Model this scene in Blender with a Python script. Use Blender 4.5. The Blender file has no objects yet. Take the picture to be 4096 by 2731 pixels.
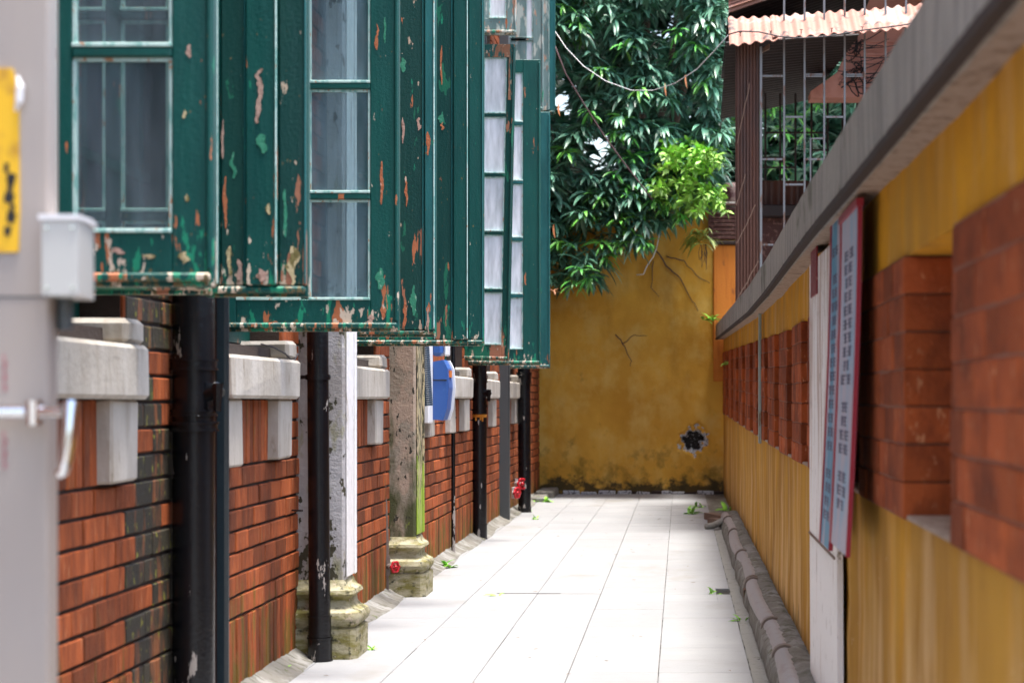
import bpy, math, random
from mathutils import Vector, Matrix, noise as mnoise
R = math.radians
rnd = random.Random(7)
scene = bpy.context.scene
COL = scene.collection

# ------------------------------------------------------------------ survey of the place
F, VX, VY, H = 4573.0, 1562.0, 915.0, 1.1     # focal length in survey units, vanishing point, eye height
def at(px, py, Y):
    return Vector(((px - VX) * Y / F, Y, H - (py - VY) * Y / F))
def wx(px, Y): return (px - VX) * Y / F
def wz(py, Y): return H - (py - VY) * Y / F

# ------------------------------------------------------------------ materials
def M(name, col, rough=.75, metal=0.0, layers=(), bump=None, island=0.0, spec=0.5, objrand=False, coat=0.0):
    m = bpy.data.materials.new(name); m.use_nodes = True
    nt = m.node_tree; N = nt.nodes; L = nt.links
    b = N['Principled BSDF']
    b.inputs['Roughness'].default_value = rough
    b.inputs['Metallic'].default_value = metal
    b.inputs['Specular IOR Level'].default_value = spec
    b.inputs['Coat Weight'].default_value = coat
    tc = N.new('ShaderNodeTexCoord'); vec = tc.outputs['Object']
    sep = N.new('ShaderNodeSeparateXYZ'); L.new(vec, sep.inputs[0])
    if objrand:
        oi = N.new('ShaderNodeObjectInfo'); mu = N.new('ShaderNodeVectorMath'); mu.operation = 'MULTIPLY_ADD'
        cx = N.new('ShaderNodeCombineXYZ')
        for i in range(3): L.new(oi.outputs['Random'], cx.inputs[i])
        L.new(cx.outputs[0], mu.inputs[0]); mu.inputs[1].default_value = (37, 71, 19); L.new(vec, mu.inputs[2])
        vec = mu.outputs[0]
    rgb = N.new('ShaderNodeRGB'); rgb.outputs[0].default_value = (*col, 1)
    cur = rgb.outputs[0]
    for ly in layers:
        sc, lo, hi, c = ly['s'], ly['lo'], ly['hi'], ly['c']
        mp = N.new('ShaderNodeMapping'); mp.inputs['Scale'].default_value = sc
        mp.inputs['Location'].default_value = ly.get('off', (rnd.random()*9, rnd.random()*9, rnd.random()*9))
        L.new(vec, mp.inputs[0])
        nz = N.new('ShaderNodeTexNoise'); nz.inputs['Scale'].default_value = 1
        nz.inputs['Detail'].default_value = ly.get('d', 5); nz.inputs['Roughness'].default_value = ly.get('r', .6)
        L.new(mp.outputs[0], nz.inputs['Vector'])
        f = nz.outputs['Fac']
        if 'z' in ly:
            z0, z1, bias = ly['z']
            mr = N.new('ShaderNodeMapRange'); mr.inputs[1].default_value = z0; mr.inputs[2].default_value = z1
            mr.inputs[3].default_value = bias; mr.inputs[4].default_value = 0
            L.new(sep.outputs[ly.get('ax', 2)], mr.inputs[0])
            ad = N.new('ShaderNodeMath'); ad.operation = 'ADD'; L.new(f, ad.inputs[0]); L.new(mr.outputs[0], ad.inputs[1]); f = ad.outputs[0]
        mr = N.new('ShaderNodeMapRange'); mr.inputs[1].default_value = lo; mr.inputs[2].default_value = hi
        mr.inputs[4].default_value = ly.get('a', 1.0); L.new(f, mr.inputs[0])
        mx = N.new('ShaderNodeMix'); mx.data_type = 'RGBA'; L.new(mr.outputs[0], mx.inputs[0]); L.new(cur, mx.inputs[6])
        mx.inputs[7].default_value = (*c, 1); cur = mx.outputs[2]
    if island:
        g = N.new('ShaderNodeNewGeometry'); mr = N.new('ShaderNodeMapRange')
        mr.inputs[3].default_value = 1 - island; mr.inputs[4].default_value = 1 + island
        L.new(g.outputs['Random Per Island'], mr.inputs[0])
        hs = N.new('ShaderNodeHueSaturation'); L.new(cur, hs.inputs['Color']); L.new(mr.outputs[0], hs.inputs['Value']); cur = hs.outputs[0]
    L.new(cur, b.inputs['Base Color'])
    if bump:
        hsrc = None
        for (sc, st) in (bump if isinstance(bump, list) else [bump]):
            mp = N.new('ShaderNodeMapping'); mp.inputs['Scale'].default_value = sc if isinstance(sc, tuple) else (sc,)*3
            L.new(vec, mp.inputs[0])
            nz = N.new('ShaderNodeTexNoise'); nz.inputs['Scale'].default_value = 1; nz.inputs['Detail'].default_value = 6; nz.inputs['Roughness'].default_value = .65
            L.new(mp.outputs[0], nz.inputs['Vector'])
            bp = N.new('ShaderNodeBump'); bp.inputs['Strength'].default_value = st; bp.inputs['Distance'].default_value = .01
            L.new(nz.outputs['Fac'], bp.inputs['Height'])
            if hsrc: L.new(hsrc, bp.inputs['Normal'])
            hsrc = bp.outputs[0]
        L.new(hsrc, b.inputs['Normal'])
    return m

def glassmat(name, dust_glare, dcol=(.62, .66, .72), rough=.03, tint=(.86, .93, .93), gloss=.12):
    m = bpy.data.materials.new(name); m.use_nodes = True
    nt = m.node_tree; N = nt.nodes; L = nt.links
    for n in list(N):
        if n.type != 'OUTPUT_MATERIAL': N.remove(n)
    out = [n for n in N if n.type == 'OUTPUT_MATERIAL'][0]
    tr = N.new('ShaderNodeBsdfTransparent'); tr.inputs[0].default_value = (*tint, 1)
    gl = N.new('ShaderNodeBsdfGlossy'); gl.inputs['Roughness'].default_value = rough; gl.inputs[0].default_value = (.9, .95, 1, 1)
    fr = N.new('ShaderNodeFresnel'); fr.inputs[0].default_value = 1.5
    ad = N.new('ShaderNodeMath'); ad.operation = 'ADD'; ad.inputs[1].default_value = gloss; L.new(fr.outputs[0], ad.inputs[0])
    mx = N.new('ShaderNodeMixShader'); L.new(ad.outputs[0], mx.inputs[0]); L.new(tr.outputs[0], mx.inputs[1]); L.new(gl.outputs[0], mx.inputs[2])
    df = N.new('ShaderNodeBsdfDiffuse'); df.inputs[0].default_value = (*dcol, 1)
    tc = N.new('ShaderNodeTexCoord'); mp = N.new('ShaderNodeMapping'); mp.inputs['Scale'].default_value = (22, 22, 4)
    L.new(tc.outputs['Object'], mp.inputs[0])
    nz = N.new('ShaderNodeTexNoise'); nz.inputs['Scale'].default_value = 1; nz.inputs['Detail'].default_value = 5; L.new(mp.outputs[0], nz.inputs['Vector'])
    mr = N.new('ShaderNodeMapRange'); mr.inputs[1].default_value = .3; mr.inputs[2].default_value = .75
    mr.inputs[3].default_value = dust_glare*.55; mr.inputs[4].default_value = min(1, dust_glare*1.6); L.new(nz.outputs['Fac'], mr.inputs[0])
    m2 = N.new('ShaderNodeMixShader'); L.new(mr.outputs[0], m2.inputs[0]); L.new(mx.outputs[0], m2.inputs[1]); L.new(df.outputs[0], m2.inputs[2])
    L.new(m2.outputs[0], out.inputs[0])
    return m

TEAL = (.003, .080, .066)
def paint(name, base, extra=()):
    return M(name, base, .40, layers=[
        dict(s=(9, 9, 2.0), lo=.3, hi=.8, c=(.001, .040, .038), a=.8),
        dict(s=(26, 26, 7), lo=.685, hi=.70, c=(.012, .22, .125), z=(0, .28, .13)),
        dict(s=(19, 19, 3.5), lo=.665, hi=.672, c=(.42, .14, .06), z=(0, .25, .08)),
        dict(s=(30, 30, 12), lo=.715, hi=.725, c=(.60, .49, .38), z=(0, .2, .15)),
        dict(s=(60, 60, 30), lo=.68, hi=.70, c=(.14, .11, .05), z=(0, .07, .17)),
        dict(s=(95, 95, 80), lo=.76, hi=.77, c=(.25, .48, .42)),
        *extra], bump=[((14, 14, 2), .35), (90, .22)], objrand=True, spec=.35)
P = {}
P['teal'] = paint('chipped_teal_paint', TEAL)
P['teal_heavy'] = paint('badly_peeling_teal_paint', (.004, .05, .04), extra=[
    dict(s=(14, 14, 4), lo=.63, hi=.64, c=(.012, .13, .075), z=(0, .3, .06)),
    dict(s=(13, 13, 2.6), lo=.655, hi=.663, c=(.34, .14, .08), z=(0, .35, .05)),
    dict(s=(24, 24, 8), lo=.69, hi=.70, c=(.50, .38, .28), z=(0, .3, .1))])
P['teal_light'] = paint('faded_teal_paint', (.02, .15, .155))
P['teal_grey'] = paint('weathered_grey_green_paint', (.22, .31, .30), extra=[dict(s=(20, 20, 5), lo=.6, hi=.62, c=(.45, .24, .16)), dict(s=(16, 16, 4), lo=.55, hi=.6, c=(.55, .56, .50), a=.7)])
P['wood_bare'] = M('bare_reddish_wood', (.30, .13, .07), .8, layers=[dict(s=(30, 30, 6), lo=.5, hi=.52, c=(.01, .09, .08)), dict(s=(60, 60, 20), lo=.6, hi=.62, c=(.5, .35, .25))], bump=[(60, .6)])
P['bead'] = M('pale_chalky_toplit_bead', (.45, .62, .58), .6, layers=[dict(s=(40, 40, 12), lo=.5, hi=.6, c=(.2, .42, .38)), dict(s=(70, 70, 30), lo=.62, hi=.64, c=(.4, .22, .12))], bump=[(80, .3)])  # chalky teal, made paler to paint in light from above
P['glass'] = glassmat('window_glass', .10, (.5, .6, .7), tint=(.6, .68, .66), gloss=.05)
P['glass_mid'] = glassmat('window_glass_dusty', .16, (.42, .58, .68), tint=(.55, .66, .68), gloss=.10)
P['glass_far'] = glassmat('window_glass_painted_sky', .85, (.93, .94, 1.0), .15)  # whitish diffuse paints in the sky reflected by the far panes
P['glass_dark'] = glassmat('window_glass_dark', .04, (.4, .5, .5), tint=(.16, .2, .2))
brickL = [dict(s=(30, 30, 6), lo=.35, hi=.7, c=(.13, .030, .010), a=.85), dict(s=(55, 55, 9), lo=.58, hi=.72, c=(.42, .20, .10), a=.6),
          dict(s=(12, 12, 4), lo=.62, hi=.76, c=(.10, .085, .012), z=(0, .5, .26), a=.75),
          dict(s=(3, 3, 1.2), lo=.55, hi=.7, c=(.06, .02, .012), a=.6)]
P['brick'] = M('red_orange_brick', (.33, .078, .020), .8, layers=brickL, bump=[((40, 40, 14), .8), (150, .6)], island=.45, spec=.25)
P['brick_moss'] = M('mossy_dark_brick', (.022, .017, .008), .7, layers=[dict(s=(14, 14, 3), lo=.52, hi=.62, c=(.17, .055, .016)), dict(s=(12, 12, 5), lo=.60, hi=.70, c=(.055, .07, .008)), dict(s=(30, 30, 20), lo=.6, hi=.65, c=(.2, .19, .02))], bump=[(60, .6)], island=.4)
P['brick_wall'] = M('rough_dark_red_brick', (.36, .082, .022), .85, spec=.2, layers=[dict(s=(2.5, 1.3, 1.5), lo=.45, hi=.65, c=(.20, .042, .014), a=.8), dict(s=(12, 5, 8), lo=.45, hi=.8, c=(.10, .022, .010)), dict(s=(45, 45, 25), lo=.62, hi=.68, c=(.42, .17, .08))], bump=[(50, .8)], island=.35)
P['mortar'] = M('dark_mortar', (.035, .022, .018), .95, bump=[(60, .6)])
P['mortar_red'] = M('dark_red_mortar', (.22, .085, .05), .95, bump=[(60, .6)])
P['stone'] = M('stained_white_stone', (.50, .465, .42), .7, spec=.25, layers=[dict(s=(5, 5, 2), lo=.38, hi=.68, c=(.33, .29, .24), a=.9), dict(s=(14, 14, 2.4), lo=.52, hi=.74, c=(.19, .155, .11), a=.6), dict(s=(18, 18, 6), lo=.62, hi=.72, c=(.18, .14, .09), a=.7)], bump=[(40, .35)])
P['plaster_col'] = M('grey_pilaster_render', (.40, .385, .40), .75, layers=[
    dict(s=(7, 7, 3), lo=.45, hi=.6, c=(.26, .235, .22), a=.7),
    dict(s=(14, 14, 6), lo=.56, hi=.70, c=(.20, .19, .06), z=(0, .5, .20), a=.8),
    dict(s=(22, 22, 14), lo=.60, hi=.62, c=(.035, .03, .012), z=(.1, .6, .16)),
    dict(s=(30, 30, 14), lo=.71, hi=.73, c=(.12, .10, .08))], bump=[(18, .7), (90, .5)])
P['plaster_moss'] = M('mossy_brown_pilaster_render', (.27, .23, .18), .8, layers=[
    dict(s=(7, 7, 5), lo=.48, hi=.55, c=(.40, .30, .23), a=.8),
    dict(s=(10, 10, 3.5), lo=.62, hi=.80, c=(.05, .055, .015), z=(.2, 1.15, .38)),
    dict(s=(18, 18, 9), lo=.70, hi=.76, c=(.20, .25, .03), z=(.1, .6, .12)),
    dict(s=(38, 38, 24), lo=.62, hi=.64, c=(.02, .018, .01))], bump=[(16, .8), (80, .5)])
P['lit_edge'] = M('white_lit_edge', (.74, .72, .72), .6, layers=[dict(s=(20, 20, 3), lo=.62, hi=.66, c=(.35, .28, .22), a=.7), dict(s=(60, 60, 12), lo=.6, hi=.64, c=(.25, .22, .2), a=.5)], bump=[(30, .4)])  # white paints in the light on the alley-facing pilaster edge
P['lime'] = M('mossy_cream_edge', (.42, .34, .20), .8, layers=[dict(s=(40, 40, 12), lo=.48, hi=.52, c=(.04, .035, .015)), dict(s=(40, 40, 6), lo=.62, hi=.70, c=(.26, .38, .03), z=(.2, .95, .34))], bump=[(80, .5)])
P['carved'] = M('mossy_base_stone', (.36, .33, .22), .75, layers=[
    dict(s=(9, 9, 30), lo=.42, hi=.62, c=(.17, .15, .035)), dict(s=(20, 20, 26), lo=.56, hi=.66, c=(.03, .03, .014)),
    dict(s=(24, 24, 24), lo=.6, hi=.66, c=(.48, .40, .30), a=.8)], bump=[(24, .7), (80, .5)])
P['pipe'] = M('glossy_black_cast_iron', (.0035, .004, .006), .27, layers=[dict(s=(30, 30, 8), lo=.745, hi=.755, c=(.32, .29, .27)), dict(s=(60, 60, 40), lo=.74, hi=.75, c=(.6, .6, .6)), dict(s=(18, 18, 5), lo=.67, hi=.68, c=(.30, .27, .25), z=(0, .5, .11))], bump=[(50, .2)], spec=.4)
P['pipe_teal'] = M('dark_blue_painted_pipe', (.006, .016, .024), .4, bump=[(50, .2)])
P['pipe_grey'] = M('grey_painted_duct', (.055, .062, .066), .5, layers=[dict(s=(60, 60, 40), lo=.72, hi=.74, c=(.3, .3, .3))], bump=[(50, .15)])
P['pvc_grey'] = M('grey_plastic_pipe', (.16, .125, .105), .5, layers=[dict(s=(8, 8, 3), lo=.5, hi=.7, c=(.09, .06, .045))], bump=[(50, .1)])
P['white_pvc'] = M('white_plastic_pipe', (.65, .62, .6), .5)
P['rust'] = M('orange_rust', (.45, .16, .01), .9, bump=[(90, .5)])
P['red'] = M('red_enamel', (.42, .003, .012), .3)
P['blue'] = M('blue_plastic_cover', (.030, .095, .32), .4, layers=[dict(s=(30, 30, 30), lo=.6, hi=.66, c=(.05, .13, .36), a=.5)], bump=[(200, .1)])
P['blue_dark'] = M('dark_blue_ribbed_plastic', (.008, .03, .06), .45)
P['white_plastic'] = M('white_plastic', (.7, .7, .72), .5)
P['orange'] = M('orange_print', (.6, .16, .03), .5)
P['ochre'] = M('streaked_ochre_plaster', (.68, .325, .016), .9, spec=.15, layers=[
    dict(s=(1.2, 1.2, 1.0), lo=.35, hi=.70, c=(.50, .23, .010), a=.7),
    dict(s=(3, 4, 1.4), lo=.42, hi=.62, c=(.50, .27, .045), z=(.6, 1.25, .16), a=.85),
    dict(s=(4, 1.6, 2.2), lo=.48, hi=.72, c=(.40, .18, .018), a=.5),
    dict(s=(6, 2.2, 1.0), lo=.46, hi=.74, c=(.26, .12, .03), a=.6, z=(.1, 1.2, .08), d=4), dict(s=(9, 5.5, .9), lo=.56, hi=.80, c=(.20, .09, .03), a=.5, z=(.1, 1.2, .06), d=8),
    dict(s=(9, 4.5, .9), lo=.54, hi=.74, c=(.74, .50, .25), a=.65, z=(.2, 1.0, .10), d=8),
    dict(s=(40, 32, 9), lo=.68, hi=.76, c=(.15, .075, .02), a=.6),
    dict(s=(30, 30, 30), lo=.71, hi=.73, c=(.75, .6, .4), a=.7),
    dict(s=(7, 6, 4), lo=.68, hi=.84, c=(.13, .10, .035), z=(0, .34, .34), a=.8)], bump=[(12, .35), (110, .4)])
P['ochre_end'] = M('mottled_ochre_plaster', (.74, .41, .065), .95, spec=.15, layers=[
    dict(s=(1.3, 2, 1.0), lo=.35, hi=.70, c=(.52, .25, .03), a=.85),
    dict(s=(3.4, 4, 2.6), lo=.47, hi=.72, c=(.74, .50, .15), a=.75, off=(3, 1, 2)),
    dict(s=(2.4, 3, .8), lo=.40, hi=.78, c=(.20, .085, .018), z=(1.0, 3.0, -.20), a=.6),  # darker towards the top: tree shade painted in, along with mould
    dict(s=(6, 14, 5), lo=.66, hi=.84, c=(.19, .13, .025), z=(.1, .9, .22), a=.75),
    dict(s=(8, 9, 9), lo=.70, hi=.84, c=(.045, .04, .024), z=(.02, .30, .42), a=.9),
    dict(s=(13, 11, 9), lo=.745, hi=.80, c=(.10, .05, .02), a=.6),
    dict(s=(17, 17, 15), lo=.765, hi=.78, c=(.62, .55, .42), a=.8)], bump=[(5, .5), (60, .35)])
P['broken'] = M('broken_white_render', (.55, .56, .58), .9, layers=[dict(s=(40, 40, 40), lo=.5, hi=.6, c=(.1, .1, .1))], bump=[(60, 1)])
P['cavity'] = M('dark_rubble', (.03, .028, .025), .95, layers=[dict(s=(30, 30, 30), lo=.6, hi=.64, c=(.3, .3, .3))], bump=[(60, 1)])
P['orange_wall'] = M('orange_painted_render', (.62, .20, .022), .8, layers=[dict(s=(26, 26, 1.6), lo=.5, hi=.7, c=(.48, .13, .012), a=.8), dict(s=(14, 14, 5), lo=.62, hi=.7, c=(.2, .06, .02), a=.6)], bump=[(40, .4)])
P['concrete'] = M('weathered_grey_concrete', (.30, .28, .25), .8, layers=[
    dict(s=(22, 16, 2.2), lo=.45, hi=.65, c=(.15, .145, .135), a=.8),
    dict(s=(26, 22, 3), lo=.63, hi=.69, c=(.42, .40, .36), a=.8),
    dict(s=(8, 3, 4), lo=.58, hi=.66, c=(.07, .075, .04), a=.7)], bump=[(24, .7), (90, .6)])
P['soffit'] = M('bare_render_underside', (.36, .27, .21), .9, layers=[dict(s=(30, 30, 30), lo=.5, hi=.66, c=(.2, .13, .09))], bump=[(60, 1.0)])
P['paver'] = M('pale_paving_stone', (.28, .285, .29), .8, layers=[
    dict(s=(1.1, .5, 1), lo=.35, hi=.68, c=(.23, .235, .245), a=.95), dict(s=(3, 6, 1), lo=.45, hi=.7, c=(.25, .253, .255), a=.8), dict(s=(14, 60, 5), lo=.58, hi=.70, c=(.18, .18, .18), a=.45),
    dict(s=(22, 22, 22), lo=.70, hi=.72, c=(.14, .12, .10), a=.8), dict(s=(1.6, .8, 1), lo=.58, hi=.72, c=(.20, .19, .17), a=.7),
    dict(s=(2, 2, 2), lo=.50, hi=.56, c=(.17, .165, .13), z=(-22.6, -21.4, .25), ax=1, a=0.0)], bump=[(90, .35)], island=.04)
P['joint'] = M('paving_joint_grit', (.23, .228, .22), .95, layers=[dict(s=(5, 5, 5), lo=.45, hi=.55, c=(.035, .03, .025))], bump=[(90, .8)])
P['strip'] = M('rough_pale_concrete_screed', (.29, .285, .26), .9, layers=[dict(s=(20, 40, 20), lo=.58, hi=.66, c=(.17, .155, .13), a=.8), dict(s=(50, 70, 20), lo=.68, hi=.70, c=(.06, .05, .04))], bump=[(40, 1.0), (130, .8)])
P['screed'] = M('dirty_mortar_screed', (.17, .16, .14), .9, layers=[dict(s=(5, 5, 5), lo=.5, hi=.6, c=(.25, .245, .23)), dict(s=(14, 20, 14), lo=.5, hi=.62, c=(.11, .105, .08)), dict(s=(12, 12, 12), lo=.62, hi=.68, c=(.09, .10, .035), a=.8)], bump=[(30, .6), (110, .7)])
P['duct'] = M('lilac_grey_plastic_pipe', (.30, .285, .29), .5, layers=[dict(s=(20, 8, 20), lo=.55, hi=.65, c=(.25, .21, .2), a=.7)], bump=[(50, .2)])
P['earth'] = M('grey_ground', (.22, .21, .19), .95, bump=[(10, .5)])
P['door'] = M('beige_grey_painted_steel', (.33, .285, .255), .45, layers=[dict(s=(12, 12, 1), lo=.55, hi=.75, c=(.24, .21, .2), a=.7), dict(s=(60, 60, 3), lo=.70, hi=.72, c=(.18, .15, .14), a=.6),dict(s=(3, 3, 1), lo=.4, hi=.7, c=(.29, .275, .28), a=.7)], bump=[(200, .08)])
P['door_box'] = M('pale_grey_painted_steel', (.46, .46, .44), .4, bump=[(200, .05)])
P['chrome'] = M('polished_steel', (.75, .77, .8), .15, 1.0)
P['sign_yellow'] = M('worn_yellow_sign', (.72, .42, .01), .5, layers=[dict(s=(9, 9, 7), lo=.52, hi=.60, c=(.36, .17, .02), a=.8), dict(s=(20, 20, 14), lo=.63, hi=.66, c=(.65, .6, .5))])
P['black'] = M('black_ink', (.012, .012, .01), .6)
P['pink_ink'] = M('faded_pink_ink', (.42, .17, .19), .6)
P['board_blue'] = M('blue_printed_board', (.06, .26, .42), .5, layers=[dict(s=(9, 9, 3), lo=.48, hi=.60, c=(.42, .40, .50)), dict(s=(7, 7, 6), lo=.62, hi=.64, c=(.5, .12, .08), a=.6)])
P['board_pale'] = M('pale_lilac_printed_board', (.42, .41, .50), .5, layers=[dict(s=(9, 9, 3), lo=.5, hi=.6, c=(.25, .40, .55))])
P['board_text'] = M('grey_lettering', (.10, .10, .16), .6)
P['frame_red'] = M('dark_red_frame', (.30, .006, .022), .4)
P['plaque_red'] = M('crimson_plaque', (.19, .004, .014), .5, layers=[dict(s=(30, 30, 30), lo=.6, hi=.64, c=(.45, .2, .2))])
P['board_white'] = M('worn_whitewashed_board', (.86, .85, .86), .65, layers=[
    dict(s=(14, 14, 2.0), lo=.45, hi=.60, c=(.45, .32, .26), z=(.55, 1.0, -.18), a=.85),
    dict(s=(20, 26, 9), lo=.63, hi=.66, c=(.2, .16, .13), a=.8)], bump=[(40, .5)])
P['roof_pink'] = M('faded_pink_corrugated_sheet', (.33, .16, .115), .6, layers=[dict(s=(5, 5, 5), lo=.5, hi=.66, c=(.42, .19, .14), a=.8), dict(s=(9, 9, 9), lo=.585, hi=.63, c=(.07, .05, .045), a=.9), dict(s=(3, 30, 30), lo=.50, hi=.62, c=(.12, .08, .07), z=(4.12, 4.24, -.3), a=.9), dict(s=(3, 3, 3), lo=.55, hi=.6, c=(.44, .33, .28), a=.7)], bump=[(40, .4)])
P['roof_dark'] = M('dark_corrugated_sheet', (.011, .006, .006), .6, layers=[dict(s=(6, 6, 6), lo=.5, hi=.7, c=(.022, .012, .011))], bump=[(40, .3)])  # near-black brown, used for both roof sheets
P['rust_sheet'] = M('brown_corrugated_sheet', (.085, .034, .022), .6, layers=[dict(s=(9, 9, 1.2), lo=.45, hi=.65, c=(.05, .026, .022)), dict(s=(30, 30, 3), lo=.62, hi=.68, c=(.15, .06, .03), a=.8)], bump=[(60, .3)])
P['steel'] = M('grey_galvanised_bar', (.17, .17, .18), .45, .3, layers=[dict(s=(30, 30, 9), lo=.55, hi=.62, c=(.14, .08, .06))])
P['steel_dark'] = M('dark_rusty_bar', (.022, .012, .012), .6)
P['timber'] = M('weathered_timber', (.16, .10, .07), .85, bump=[((60, 20, 20), .6)])
P['pink_wall'] = M('dusty_pink_render', (.66, .33, .26), .85, layers=[dict(s=(3, 3, 5), lo=.5, hi=.65, c=(.50, .22, .17), a=.8)], bump=[(30, .4)])
P['wicker'] = M('dark_red_slatted_planter', (.075, .022, .016), .6, layers=[dict(s=(25, 25, 25), lo=.55, hi=.62, c=(.19, .09, .07))], bump=[(60, .6)])
P['pot'] = M('chalky_terracotta', (.34, .23, .20), .8, layers=[dict(s=(9, 9, 9), lo=.5, hi=.6, c=(.12, .04, .045))])
P['cable_w'] = M('white_cable', (.7, .72, .74), .5)
P['cable_b'] = M('black_cable', (.02, .017, .02), .6)
P['rope'] = M('brown_vine', (.075, .04, .045), .8)
P['cord_pale'] = M('pale_tan_cord', (.15, .09, .065), .8)
P['bark'] = M('mango_bark', (.085, .062, .045), .9, bump=[((12, 12, 4), 1), (60, .6)])
def leafmat(name, c1, c2, rough=.38, spec=.6):
    m = M(name, c1, rough, layers=[dict(s=(1.6, 1.6, 1.6), lo=.40, hi=.62, c=c2)], island=.5, spec=spec)
    b = m.node_tree.nodes['Principled BSDF']; b.inputs['Transmission Weight'].default_value = 0
    return m
P['leaf'] = leafmat('mango_leaf', (.085, .215, .145), (.12, .31, .19), .38, .8)
P['leaf_young'] = leafmat('young_mango_leaf', (.08, .34, .06), (.16, .44, .07))
P['leaf_lime'] = leafmat('lime_green_leaf', (.28, .58, .08), (.42, .70, .14), .5)
P['leaf_pale'] = leafmat('striped_cream_leaf', (.60, .62, .26), (.40, .52, .14), .5)
P['leaf_dry'] = leafmat('dry_orange_leaf', (.50, .17, .06), (.45, .2, .1), .7)
P['weed'] = leafmat('weed_leaf', (.16, .42, .03), (.24, .52, .05), .55)

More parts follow.
